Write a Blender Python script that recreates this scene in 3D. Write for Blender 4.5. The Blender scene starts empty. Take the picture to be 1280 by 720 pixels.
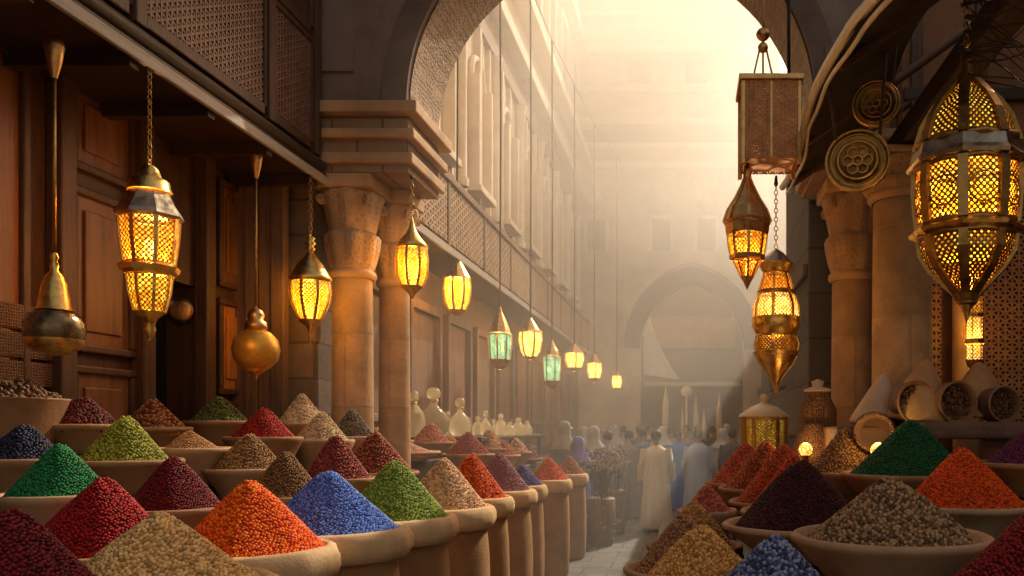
import bpy, math, random
import numpy as np
from mathutils import Vector, Matrix
random.seed(7); np.random.seed(7)
PI = math.pi
sc = bpy.context.scene
COL = sc.collection
HX, HY, F, EYE = 860.0, 533.0, 1000.0, 1.7     # vanishing point and focal length of the photograph, eye height


def P(px, py, Y):
    """a point of the place: bearing of a photo pixel at depth Y"""
    return Vector(((px - HX) / F * Y, Y, EYE + (HY - py) / F * Y))


# ------------------------------------------------------------------ materials
def new_mat(name):
    m = bpy.data.materials.new(name); m.use_nodes = True
    nt = m.node_tree
    return m, nt, nt.nodes['Principled BSDF']


def nd(nt, typ, props=None, **ins):
    n = nt.nodes.new(typ)
    for k, v in (props or {}).items(): setattr(n, k, v)
    for k, v in ins.items():
        k = k.replace('_', ' ')
        s = n.inputs[int(k[1:])] if k[0] == 'i' and k[1:].isdigit() else n.inputs[k]
        if isinstance(v, bpy.types.NodeSocket): nt.links.new(v, s)
        else: s.default_value = v
    return n


def rgba(c, f=1.0): return (c[0] * f, c[1] * f, c[2] * f, 1)


def ramp(nt, fac, stops):
    n = nt.nodes.new('ShaderNodeValToRGB'); nt.links.new(fac, n.inputs[0])
    e = n.color_ramp.elements
    while len(e) < len(stops): e.new(0.5)
    for i, (p, c) in enumerate(stops): e[i].position = p; e[i].color = rgba(c)
    return n.outputs[0]


def surf(name, c, rough=0.7, metal=0.0, var=0.35, scale=6.0, stretch=(1, 1, 1), bump=0.3, bscale=40.0, bdist=0.01, spec=0.4, dirt=0.0):
    """one real surface: colour varied by two noises, a fine bump, optional grime toward dark patches"""
    m, nt, b = new_mat(name)
    tc = nd(nt, 'ShaderNodeTexCoord').outputs['Object']
    mp = nd(nt, 'ShaderNodeMapping', Vector=tc, Scale=stretch).outputs[0]
    n1 = nd(nt, 'ShaderNodeTexNoise', Vector=mp, Scale=scale, Detail=6.0, Roughness=0.65).outputs[0]
    col = ramp(nt, n1, [(0.25, [x * (1 - var) for x in c]), (0.5, c), (0.78, [min(1, x * (1 + var * .8)) for x in c])])
    if dirt:
        n3 = nd(nt, 'ShaderNodeTexNoise', Vector=tc, Scale=1.3, Detail=5.0).outputs[0]
        f = ramp(nt, n3, [(0.38, (0, 0, 0)), (0.62, (1, 1, 1))])
        mx = nd(nt, 'ShaderNodeMix', {'data_type': 'RGBA', 'blend_type': 'MULTIPLY'}, i0=dirt)
        nt.links.new(col, mx.inputs[6])
        dk = ramp(nt, f, [(0, (.45, .4, .36)), (1, (1, 1, 1))]); nt.links.new(dk, mx.inputs[7])
        col = mx.outputs[2]
    nt.links.new(col, b.inputs['Base Color'])
    n2 = nd(nt, 'ShaderNodeTexNoise', Vector=mp, Scale=bscale, Detail=4.0).outputs[0]
    bp = nd(nt, 'ShaderNodeBump', Strength=bump, Distance=bdist, Height=n2)
    nt.links.new(bp.outputs[0], b.inputs['Normal'])
    b.inputs['Roughness'].default_value = rough
    b.inputs['Metallic'].default_value = metal
    b.inputs['Specular IOR Level'].default_value = spec
    if metal:
        rr = nd(nt, 'ShaderNodeMapRange', Value=n1, To_Min=max(.08, rough - .12), To_Max=min(1, rough + .25))
        nt.links.new(rr.outputs[0], b.inputs['Roughness'])
    return m


def stone_mat(name, c, bw=0.6, bh=0.3, plane='xz', mortar=0.6, bump=0.5, var=.3):
    """coursed stone: brick joints in the plane of the wall, each block its own tone"""
    m, nt, b = new_mat(name)
    tc = nd(nt, 'ShaderNodeTexCoord').outputs['Object']
    sp = nd(nt, 'ShaderNodeSeparateXYZ', Vector=tc)
    a = {'x': 0, 'y': 1, 'z': 2}
    cb = nd(nt, 'ShaderNodeCombineXYZ', X=sp.outputs[a[plane[0]]], Y=sp.outputs[a[plane[1]]])
    br = nd(nt, 'ShaderNodeTexBrick', Vector=cb.outputs[0], Color1=rgba(c, 1.1), Color2=rgba(c, .8), Mortar=rgba(c, mortar),
            Scale=1.0, Mortar_Size=0.012, Mortar_Smooth=.3, Brick_Width=bw, Row_Height=bh)
    n1 = nd(nt, 'ShaderNodeTexNoise', Vector=tc, Scale=3.0, Detail=8.0, Roughness=.7).outputs[0]
    v = ramp(nt, n1, [(.3, (1 - var,) * 3), (.7, (1 + var * .3,) * 3)])
    mx = nd(nt, 'ShaderNodeMix', {'data_type': 'RGBA', 'blend_type': 'MULTIPLY'}, i0=1.0)
    nt.links.new(br.outputs[0], mx.inputs[6]); nt.links.new(v, mx.inputs[7])
    nt.links.new(mx.outputs[2], b.inputs['Base Color'])
    n2 = nd(nt, 'ShaderNodeTexNoise', Vector=tc, Scale=25.0, Detail=6.0).outputs[0]
    h = nd(nt, 'ShaderNodeMath', {'operation': 'SUBTRACT'}, i0=n2, i1=br.outputs['Fac'])
    bp = nd(nt, 'ShaderNodeBump', Strength=bump, Distance=.015, Height=h.outputs[0])
    nt.links.new(bp.outputs[0], b.inputs['Normal']); b.inputs['Roughness'].default_value = .85
    return m


def carved_mat(name, c, c2, scale=14.0, bump=1.0, rough=.7, thr=.28, holes=False):
    """interlaced carving: cell edges raised, cell centres sunk (or cut right through)"""
    m, nt, b = new_mat(name)
    tc = nd(nt, 'ShaderNodeTexCoord').outputs['Object']
    vo = nd(nt, 'ShaderNodeTexVoronoi', {'feature': 'DISTANCE_TO_EDGE'}, Vector=tc, Scale=scale, Randomness=.55).outputs[0]
    f = nd(nt, 'ShaderNodeMapRange', Value=vo, From_Min=thr * .35, From_Max=thr * .75).outputs[0]
    n1 = nd(nt, 'ShaderNodeTexNoise', Vector=tc, Scale=5.0, Detail=5.0).outputs[0]
    hi = ramp(nt, n1, [(.3, [x * .65 for x in c]), (.7, c)])
    mx = nd(nt, 'ShaderNodeMix', {'data_type': 'RGBA'}, i0=f)
    nt.links.new(hi, mx.inputs[6]); mx.inputs[7].default_value = rgba(c2)
    nt.links.new(mx.outputs[2], b.inputs['Base Color'])
    bp = nd(nt, 'ShaderNodeBump', {'invert': True}, Strength=bump, Distance=.02, Height=f)
    nt.links.new(bp.outputs[0], b.inputs['Normal']); b.inputs['Roughness'].default_value = rough
    if holes: pierce(m, nt, b, f)
    return m


def pierce(m, nt, b, f):
    g = nd(nt, 'ShaderNodeMath', {'operation': 'GREATER_THAN'}, i0=f, i1=.5)
    tr = nd(nt, 'ShaderNodeBsdfTransparent')
    ms = nd(nt, 'ShaderNodeMixShader', i0=g.outputs[0])
    nt.links.new(b.outputs[0], ms.inputs[1]); nt.links.new(tr.outputs[0], ms.inputs[2])
    nt.links.new(ms.outputs[0], nt.nodes['Material Output'].inputs['Surface'])


def filigree_mat(name, c, k=120.0, thr=.35, rough=.35):
    """pierced brass: rows of small openings following the UVs (metres) of a turned shell"""
    m, nt, b = new_mat(name)
    uv = nd(nt, 'ShaderNodeTexCoord').outputs['UV']
    mp = nd(nt, 'ShaderNodeMapping', Vector=uv, Rotation=(0, 0, PI / 4), Scale=(k, k, k)).outputs[0]
    sp = nd(nt, 'ShaderNodeSeparateXYZ', Vector=mp)
    sx = nd(nt, 'ShaderNodeMath', {'operation': 'SINE'}, i0=sp.outputs[0]).outputs[0]
    sy = nd(nt, 'ShaderNodeMath', {'operation': 'SINE'}, i0=sp.outputs[1]).outputs[0]
    ax = nd(nt, 'ShaderNodeMath', {'operation': 'ABSOLUTE'}, i0=sx).outputs[0]
    ay = nd(nt, 'ShaderNodeMath', {'operation': 'ABSOLUTE'}, i0=sy).outputs[0]
    f = nd(nt, 'ShaderNodeMath', {'operation': 'MULTIPLY'}, i0=ax, i1=ay).outputs[0]
    n1 = nd(nt, 'ShaderNodeTexNoise', Vector=uv, Scale=18.0, Detail=4.0).outputs[0]
    nt.links.new(ramp(nt, n1, [(.3, [x * .45 for x in c]), (.7, c)]), b.inputs['Base Color'])
    b.inputs['Metallic'].default_value = 1; b.inputs['Roughness'].default_value = rough
    bp = nd(nt, 'ShaderNodeBump', {'invert': True}, Strength=.8, Distance=.004, Height=f)
    nt.links.new(bp.outputs[0], b.inputs['Normal'])
    g = nd(nt, 'ShaderNodeMapRange', Value=f, From_Min=thr + .06, From_Max=thr + .07).outputs[0]
    pierce(m, nt, b, g)
    return m


def glow_mat(name, c, c2, s, scale=26.0, clear=.4):
    """lit coloured glass: uneven, hotter patches around the flame, a glossy skin"""
    m, nt, b = new_mat(name)
    tc = nd(nt, 'ShaderNodeTexCoord').outputs['Object']
    vo = nd(nt, 'ShaderNodeTexVoronoi', {'feature': 'DISTANCE_TO_EDGE'}, Vector=tc, Scale=scale, Randomness=.8).outputs[0]
    lead = nd(nt, 'ShaderNodeMapRange', Value=vo, From_Min=.04, From_Max=.16, To_Min=.42, To_Max=0.0).outputs[0]
    n1 = nd(nt, 'ShaderNodeTexNoise', Vector=tc, Scale=9.0, Detail=3.0).outputs[0]
    f = nd(nt, 'ShaderNodeMath', {'operation': 'SUBTRACT'}, i0=n1, i1=lead).outputs[0]
    f = nd(nt, 'ShaderNodeMapRange', Value=f, From_Min=.05, From_Max=.72).outputs[0]
    col = ramp(nt, f, [(0, c2), (.55, c), (1, [min(1, x * 1.3 + .12) for x in c])])
    nt.links.new(col, b.inputs['Emission Color'])
    st = nd(nt, 'ShaderNodeMapRange', Value=f, To_Min=s * .35, To_Max=s * 1.5).outputs[0]
    nt.links.new(st, b.inputs['Emission Strength'])
    b.inputs['Base Color'].default_value = rgba(c, .4); b.inputs['Roughness'].default_value = .15
    if clear:
        tr = nd(nt, 'ShaderNodeBsdfTransparent', Color=rgba([min(1, x * .8 + .2) for x in c]))
        ms = nd(nt, 'ShaderNodeMixShader', i0=clear); nt.links.new(b.outputs[0], ms.inputs[1]); nt.links.new(tr.outputs[0], ms.inputs[2])
        nt.links.new(ms.outputs[0], nt.nodes['Material Output'].inputs['Surface'])
    return m


def grain_mat(name, c, c2=None, spread=.45):
    m, nt, b = new_mat(name)
    g = nd(nt, 'ShaderNodeNewGeometry').outputs['Random Per Island']
    c2 = c2 or c
    mxc = max(c); c = [min(.95, x * 1.22 * (x / mxc) ** .18) for x in c]; mxc = max(c2); c2 = [min(.95, x * 1.22 * (x / mxc) ** .18) for x in c2]
    lo = [x * (1 - spread) for x in c2]; hi = [min(1, x * (1 + spread * .5)) for x in c]
    col = ramp(nt, g, [(0, lo), (.35, c2), (.6, c), (1, hi)])
    nt.links.new(col, b.inputs['Base Color'])
    b.inputs['Roughness'].default_value = .62; b.inputs['Specular IOR Level'].default_value = .3
    return m


WOOD = surf('dark_wood', (.092, .040, .018), .5, var=.5, scale=5, stretch=(6, 6, .5), bump=.35, bscale=22)
WOODH = surf('dark_wood_long', (.05, .026, .015), .5, var=.5, scale=5, stretch=(6, .5, 6), bump=.35, bscale=22)
WOODP = surf('panel_wood', (.215, .082, .029), .42, var=.5, scale=4, stretch=(6, 6, .45), bump=.3, bscale=20)
WOODLIT = surf('orange_lit_wood', (.52, .19, .04), .35, var=.4, scale=4, stretch=(6, 6, .45), bump=.3, bscale=20)  # lit copy of the panel wood, warm light put into its colour
PLANK = surf('weathered_plank', (.20, .11, .065), .6, var=.4, scale=5, stretch=(7, 7, .4), bump=.4, bscale=20)
FASCIA = surf('pale_worn_edge', (.42, .36, .31), .5, var=.3, scale=6, stretch=(6, .5, 6), bump=.3)
SILV_EDGE = surf('pale_rolled_cloth', (.86, .80, .72), .42, .55, var=.25, scale=9, stretch=(6, .6, 6), bump=.4)
LATT = carved_mat('lattice_screen', (.20, .115, .08), (.015, .009, .008), 24.0, 1.0, thr=.3)
LATTF = carved_mat('carved_balustrade', (.30, .19, .12), (.10, .06, .035), 9.0, 1.0, thr=.3)
LATTW = carved_mat('carved_screen_warm', (.34, .15, .055), (.04, .016, .007), 30.0, 1.0, thr=.3)
CARVED = carved_mat('carved_plaster', (.46, .31, .19), (.25, .155, .09), 27.0, .8, thr=.35)
MAT_R = carved_mat('beaded_textile', (.30, .13, .05), (.03, .012, .008), 60.0, 1.0, thr=.35)
STONE = surf('arch_stone', (.30, .21, .16), .85, var=.35, scale=2.2, bump=.5, bscale=30, bdist=.012, dirt=.6)
STONED = surf('arch_trim_stone', (.17, .115, .09), .85, var=.35, scale=3, bump=.5, bscale=30, bdist=.012)
IMPOST = stone_mat('impost_blocks', (.44, .29, .18), .42, .17, 'xz', .45)
PIERM = stone_mat('pier_blocks', (.26, .165, .11), .5, .3, 'xz', .5)
COLM = stone_mat('column_drums', (.60, .36, .18), 60, .62, 'xz', .86, .35, .45)
COLST = surf('column_stone', (.58, .35, .18), .62, var=.35, scale=3, stretch=(1, 1, .6), bump=.35, bscale=26, bdist=.01, dirt=.5)
CREAM = surf('cream_render', (.78, .67, .51), .85, var=.22, scale=1.4, bump=.4, bscale=14, bdist=.015, dirt=.35)
CREAM2 = surf('cream_trim', (.82, .71, .55), .8, var=.2, scale=3, bump=.4, bscale=20, bdist=.01)
FARW = surf('far_render', (.76, .64, .49), .85, var=.22, scale=1.2, bump=.4, bscale=12, bdist=.015, dirt=.4)
FARD = surf('far_shadowed_stone', (.14, .10, .08), .85, var=.25, scale=2, bump=.4, bscale=12)  # darker far stone, shade of niches and arch interior put into the colour
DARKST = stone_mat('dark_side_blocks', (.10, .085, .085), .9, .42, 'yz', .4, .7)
BROWNW = surf('brown_shop_front', (.25, .155, .10), .7, var=.4, scale=3, stretch=(5, 5, .5), bump=.35, bscale=20)
PAVE = stone_mat('paving', (.15, .14, .14), .62, .40, 'xy', .35, .6, .45)
BRASS = surf('aged_brass', (.82, .50, .15), .27, 1.0, var=.55, scale=22, bump=.35, bscale=70, bdist=.004)
BRASSD = surf('dark_brass', (.46, .27, .09), .38, 1.0, var=.6, scale=20, bump=.4, bscale=60, bdist=.004)
SILVER = surf('tarnished_silver', (.50, .41, .30), .28, 1.0, var=.6, scale=16, bump=.4, bscale=40, bdist=.004)
COPPER = surf('copper_brass', (.72, .40, .15), .34, 1.0, var=.5, scale=16, bump=.4, bscale=50, bdist=.004)
IRON = surf('black_iron', (.035, .028, .025), .5, .8, var=.4, scale=20)
CORD = surf('brown_cord', (.12, .075, .045), .85, var=.4, scale=30)
FIL = filigree_mat('pierced_brass', (.55, .30, .08), 165, .44)
FILB = filigree_mat('pierced_brass_fine', (.60, .34, .09), 150, .68)
FILO = filigree_mat('open_filigree', (.60, .34, .09), 150, .27)
CARVC = carved_mat('carved_capital', (.60, .37, .19), (.46, .27, .14), 22.0, .35, thr=.3)
GY = glow_mat('glow_yellow', (.92, .62, .04), (.30, .13, .006), 1.35, 26)
GA = glow_mat('glow_amber', (.95, .48, .03), (.2, .07, .004), 1.1, 30, .5)
GD = glow_mat('glow_gold', (.9, .60, .035), (.34, .17, .006), 1.0, 20, .2)
GW = glow_mat('glow_warm_white', (1.0, .74, .20), (.6, .32, .05), 1.7, 30)
GG = glow_mat('glow_green', (.48, .80, .46), (.09, .24, .14), .8, 40, .15)
FLAME = glow_mat('flame', (1.0, .82, .4), (1, .5, .1), 14, 8, 0)
CANVAS = surf('canvas_sack', (.42, .22, .092), .9, var=.22, scale=5, bump=.5, bscale=90, bdist=.006, dirt=.35)
CANVASL = surf('pale_sack_lining', (.66, .43, .23), .9, var=.2, scale=6, bump=.5, bscale=80, bdist=.006)
CLAY = surf('clay_bowl', (.40, .21, .095), .75, var=.3, scale=5, bump=.4, bscale=30, bdist=.006, dirt=.4)
CLAYP = surf('pale_clay', (.54, .32, .18), .75, var=.25, scale=5, bump=.4, bscale=30, bdist=.006, dirt=.3)
CLAYD = surf('dark_clay', (.20, .11, .075), .7, var=.35, scale=5, bump=.4, bscale=30, bdist=.006)
CLOTHD = surf('dark_canopy_cloth', (.055, .04, .035), .9, var=.4, scale=4, bump=.4)
SKIN = surf('skin', (.36, .20, .13), .55, var=.12, scale=8, bump=.1)
HAIR = surf('dark_hair', (.035, .024, .02), .6, var=.4, scale=30, bump=.5, bscale=80)
DRY = surf('dried_flower', (.40, .33, .28), .9, var=.5, scale=20)
TWIG = surf('twig_bark', (.06, .035, .022), .85, var=.4, scale=20)
PAPER = surf('brown_paper', (.52, .29, .13), .75, var=.3, scale=8, bump=.4, bscale=22)
PAPERP = surf('pale_paper', (.62, .47, .34), .75, var=.2, scale=8, bump=.4, bscale=22)


def glass_mat(name, c):
    m, nt, b = new_mat(name)
    tc = nd(nt, 'ShaderNodeTexCoord').outputs['Object']
    n = nd(nt, 'ShaderNodeTexNoise', Vector=tc, Scale=14.0, Detail=3.0).outputs[0]
    nt.links.new(ramp(nt, n, [(.3, [x * .7 for x in c]), (.7, c)]), b.inputs['Base Color'])
    b.inputs['Transmission Weight'].default_value = .8; b.inputs['Roughness'].default_value = .09
    b.inputs['IOR'].default_value = 1.4
    tl = nd(nt, 'ShaderNodeBsdfTranslucent', Color=rgba(c)); ms = nd(nt, 'ShaderNodeMixShader', i0=.42)
    nt.links.new(b.outputs[0], ms.inputs[1]); nt.links.new(tl.outputs[0], ms.inputs[2])
    nt.links.new(ms.outputs[0], nt.nodes['Material Output'].inputs['Surface'])
    return m


GLASS = glass_mat('scent_bottle_glass', (.97, .85, .62))
GLASSD = glass_mat('dark_jar_glass', (.25, .2, .16))
FLASK = surf('smoked_flask', (.19, .13, .065), .2, .7, var=.6, scale=26, bump=.3, bscale=60, bdist=.004)


# ------------------------------------------------------------------ mesh helpers
class MB:
    def __init__(s): s.v = []; s.f = []; s.sm = []; s.uv = []; s.has = False

    def add(s, vs, fs, smooth=False, uvs=None):
        o = len(s.v); s.v += [tuple(v) for v in vs]
        for i, f in enumerate(fs):
            s.f.append([o + k for k in f]); s.sm.append(smooth)
            if uvs: s.uv += list(uvs[i]); s.has = True
            else: s.uv += [(0, 0)] * len(f)
        return s

    def box(s, x0, x1, y0, y1, z0, z1, rot=None, c=None):
        vs = [Vector((x, y, z)) for z in (z0, z1) for y in (y0, y1) for x in (x0, x1)]
        if rot is not None:
            c = Vector(c) if c is not None else Vector(((x0 + x1) / 2, (y0 + y1) / 2, (z0 + z1) / 2))
            vs = [c + rot @ (v - c) for v in vs]
        return s.add(vs, [(0, 2, 3, 1), (4, 5, 7, 6), (0, 1, 5, 4), (2, 6, 7, 3), (0, 4, 6, 2), (1, 3, 7, 5)])

    def lathe(s, prof, n=24, c=(0, 0, 0), smooth=True, rfun=None, axis=None, phase=0.0, sq=(1, 1)):
        """prof: (radius, height) pairs from bottom to top or top to bottom"""
        c = Vector(c); m = len(prof); vs = []; arc = [0]
        for i in range(1, m): arc.append(arc[-1] + math.dist(prof[i], prof[i - 1]))
        R = max(p[0] for p in prof)
        M_ = axis.to_track_quat('Z', 'Y').to_matrix() if axis is not None else None
        for i, (r, z) in enumerate(prof):
            for k in range(n):
                a = 2 * PI * k / n + phase
                rr = r * (rfun(a, i / max(1, m - 1), z) if rfun else 1)
                v = Vector((rr * math.cos(a) * sq[0], rr * math.sin(a) * sq[1], z))
                vs.append(c + (M_ @ v if M_ is not None else v))
        fs = []; uvs = []; up = prof[-1][1] > prof[0][1] or (prof[-1][1] == prof[0][1])
        for i in range(m - 1):
            for k in range(n):
                k2 = (k + 1) % n
                q = (i * n + k, i * n + k2, (i + 1) * n + k2, (i + 1) * n + k)
                u0, u1 = k / n * 2 * PI * R, (k + 1) / n * 2 * PI * R
                t = ((u0, arc[i]), (u1, arc[i]), (u1, arc[i + 1]), (u0, arc[i + 1]))
                if not up: q = q[::-1]; t = t[::-1]
                fs.append(q); uvs.append(t)
        return s.add(vs, fs, smooth, uvs)

    def tube(s, pts, r, n=6, smooth=True, r1=None):
        pts = [Vector(p) for p in pts]; vs = []; m = len(pts)
        for i, p in enumerate(pts):
            d = (pts[min(i + 1, m - 1)] - pts[max(i - 1, 0)])
            q = d.to_track_quat('Z', 'Y')
            rr = r if r1 is None else r + (r1 - r) * i / (m - 1)
            for k in range(n):
                a = 2 * PI * k / n
                vs.append(p + q @ Vector((rr * math.cos(a), rr * math.sin(a), 0)))
        fs = [(i * n + k, i * n + (k + 1) % n, (i + 1) * n + (k + 1) % n, (i + 1) * n + k) for i in range(m - 1) for k in range(n)]
        fs += [tuple(range(n - 1, -1, -1)), tuple((m - 1) * n + k for k in range(n))]
        return s.add(vs, fs, smooth)

    def torus(s, c, R, r, axis=Vector((0, 0, 1)), n=16, k=6, sx=1.0):
        q = Vector(axis).to_track_quat('Z', 'Y'); c = Vector(c); vs = []
        for i in range(n):
            a = 2 * PI * i / n
            for j in range(k):
                b = 2 * PI * j / k; rr = R + r * math.cos(b)
                vs.append(c + q @ Vector((rr * math.cos(a) * sx, rr * math.sin(a), r * math.sin(b))))
        fs = [(i * k + j, ((i + 1) % n) * k + j, ((i + 1) % n) * k + (j + 1) % k, i * k + (j + 1) % k) for i in range(n) for j in range(k)]
        return s.add(vs, fs, True)

    def ball(s, c, r, sc_=(1, 1, 1), n=14, m=9):
        prof = [(max(1e-4, r * math.sin(PI * i / m)), -r * math.cos(PI * i / m)) for i in range(m + 1)]
        o = len(s.v); s.lathe(prof, n, (0, 0, 0)); c = Vector(c)
        for i in range(o, len(s.v)):
            v = s.v[i]; s.v[i] = (c.x + v[0] * sc_[0], c.y + v[1] * sc_[1], c.z + v[2] * sc_[2])
        return s

    def build(s, name, mat, parent=None, bevel=0.0):
        off = Vector(parent.get('_w', (0, 0, 0))) if parent is not None else Vector((0, 0, 0))
        me = bpy.data.meshes.new(name)
        me.from_pydata([(v[0] - off.x, v[1] - off.y, v[2] - off.z) for v in s.v], [], s.f)
        me.polygons.foreach_set('use_smooth', s.sm)
        if s.has:
            l = me.uv_layers.new(name='UVMap'); l.data.foreach_set('uv', [x for t in s.uv for x in t])
        me.materials.append(mat); me.update()
        o = bpy.data.objects.new(name, me); COL.objects.link(o)
        if parent is not None:
            o.parent = parent; o['_w'] = tuple(off)
        if bevel:
            b = o.modifiers.new('bevel', 'BEVEL'); b.width = bevel; b.segments = 2; b.limit_method = 'ANGLE'
        return o


ALL = []


def tag(o, label, cat, group=None):
    o['label'] = label; o['category'] = cat
    if group: o['group'] = group
    ALL.append(o); return o


def thing(name, label, cat, loc, group=None):
    o = bpy.data.objects.new(name, None); COL.objects.link(o); o.location = Vector(loc); o['_w'] = tuple(Vector(loc))
    o.empty_display_size = .1
    return tag(o, label, cat, group)


def struct(o): o['kind'] = 'structure'; return o


def rebase(o, loc):
    """a single-mesh thing: move its origin to its base"""
    loc = Vector(loc); o.data.transform(Matrix.Translation(-loc)); o.location = loc; return o


# ------------------------------------------------------------------ ground
MB().box(-40, 40, -20, 90, -.3, 0).build('ground', surf('earth', (.14, .11, .09), .95, var=.3, scale=2))
struct(bpy.data.objects['ground'])
b = MB(); b.add([(-3.7, -2, .004), (3, -2, .004), (3, 26, .004), (-3.7, 26, .004)], [(0, 1, 2, 3)])
struct(b.build('street_paving', PAVE))


# ------------------------------------------------------------------ arches
def arch_curve(cx, hw, spring, n=32, point=0.0):
    """left to right along the intrados; point > 0 gives a pointed arch (two centres)"""
    pts = []
    if point <= 0:
        for i in range(n + 1):
            a = PI - PI * i / n; pts.append((cx + hw * math.cos(a), spring + hw * math.sin(a)))
    else:
        R = hw * (1 + point); top = math.sqrt(R * R - (R - hw) ** 2); a0 = math.asin(top / R)
        for i in range(n // 2 + 1):
            a = a0 * i / (n // 2); pts.append((cx - hw + R - R * math.cos(a), spring + R * math.sin(a)))
        pts += [(2 * cx - x, z) for x, z in pts[-2::-1]]
    return pts


def arch_solid(cur, x0, x1, ztop, zleg, y0, y1):
    b = MB(); n = len(cur); pts = cur
    vs = []
    for y in (y0, y1):
        for x, z in pts: vs.append((x, y, z))
        for x, z in pts: vs.append((x, y, ztop))
    fs = []
    N2 = 2 * n
    for i in range(n - 1):
        fs.append((i, i + 1, n + i + 1, n + i)); fs.append((N2 + i, N2 + n + i, N2 + n + i + 1, N2 + i + 1))
        fs.append((n + i, n + i + 1, N2 + n + i + 1, N2 + n + i))
    b.add(vs, fs)
    b.box(x0, pts[0][0], y0, y1, zleg, ztop); b.box(pts[-1][0], x1, y0, y1, zleg, ztop)
    return b


def arch_lining(cur, y0, y1, zleg, eps=.004, cx=0):
    b = MB(); p = [(cur[0][0], zleg)] + list(cur) + [(cur[-1][0], zleg)]
    vs = [(x + (eps if x < cx else -eps), y, z - (eps if z > zleg else 0)) for y in (y0, y1) for x, z in p]; n = len(p)
    return b.add(vs, [(i, n + i, n + i + 1, i + 1) for i in range(n - 1)], True)


def arch_ring(cur, cx, cz, w, y0, y1):
    b = MB(); n = len(cur)
    out = []
    for i, (x, z) in enumerate(cur):
        a = Vector((cur[min(i + 1, n - 1)][0] - cur[max(i - 1, 0)][0], cur[min(i + 1, n - 1)][1] - cur[max(i - 1, 0)][1]))
        nn = Vector((-a.y, a.x)).normalized(); out.append((x + nn.x * w, z + nn.y * w))
    vs = [(x, y, z) for y in (y0, y1) for ring in (cur, out) for x, z in ring]
    fs = []
    for i in range(n - 1):
        a, c_, d, e = i, n + i, 2 * n + i, 3 * n + i
        fs += [(a, a + 1, c_ + 1, c_), (d, e, e + 1, d + 1), (c_, c_ + 1, e + 1, e), (a, d, d + 1, a + 1)]
    fs += [(0, n, 3 * n, 2 * n), (n - 1, 3 * n - 1, 4 * n - 1, 2 * n - 1)]
    return b.add(vs, fs)


ACX, AHW, ASP, AY0, AY1 = -.63, 1.68, 4.36, 6.6, 7.4
arch = thing('stone_archway', 'tall round stone archway across the lane with carved inner face', 'archway', (-.63, 6.6, 0))
cur = arch_curve(ACX, AHW, ASP, 48)
arch_solid(cur, -3.7, 2.3, 12.5, 4.36, AY0, AY1).build('wall', STONE, arch)
arch_lining(cur, AY0 + .03, AY1 - .01, 4.37, .006, ACX).build('carved_lining', CARVED, arch)
arch_ring(arch_curve(ACX, AHW + .002, ASP, 48), ACX, ASP, .2, AY0 - .035, AY0 + .05).build('archivolt', STONED, arch)
for x0, x1 in ((-3.7, -2.31), (1.05, 2.3)):
    sgn = 1 if x0 < 0 else -1
    xe = x1 if sgn > 0 else x0
    b = MB()
    b.box(min(x0, x1), max(x0, x1), AY0, AY1, 3.8, 4.36)
    b.build('impost', IMPOST, arch)
    b = MB()                                       # stepped mouldings under the springing
    for z0, z1, p in ((4.26, 4.357, .10), (4.06, 4.14, .07), (3.86, 3.95, .05)):
        if sgn > 0: b.box(x0 + .02, x1 + p, AY0 - p, AY1 + p, z0, z1)
        else: b.box(x0 - p, x1 - .02, AY0 - p, AY1 + p, z0, z1)
    b.build('impost_moulding', COLST, arch, .012)
    b = MB(); b.box(*((x0, -3.12) if sgn > 0 else (1.66, x1)), AY0 + .1, AY1 - .1, 0, 3.8); b.build('pier', PIERM, arch)
# wall return above the left pier carries string courses
b = MB(); b.box(-3.62, -2.75, AY0 - .03, AY0 + .02, 4.62, 5.9); b.build('wall_panel', surf('panel_stone', (.24, .17, .14), .85, var=.3, scale=2.5, bump=.4), arch)


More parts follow.
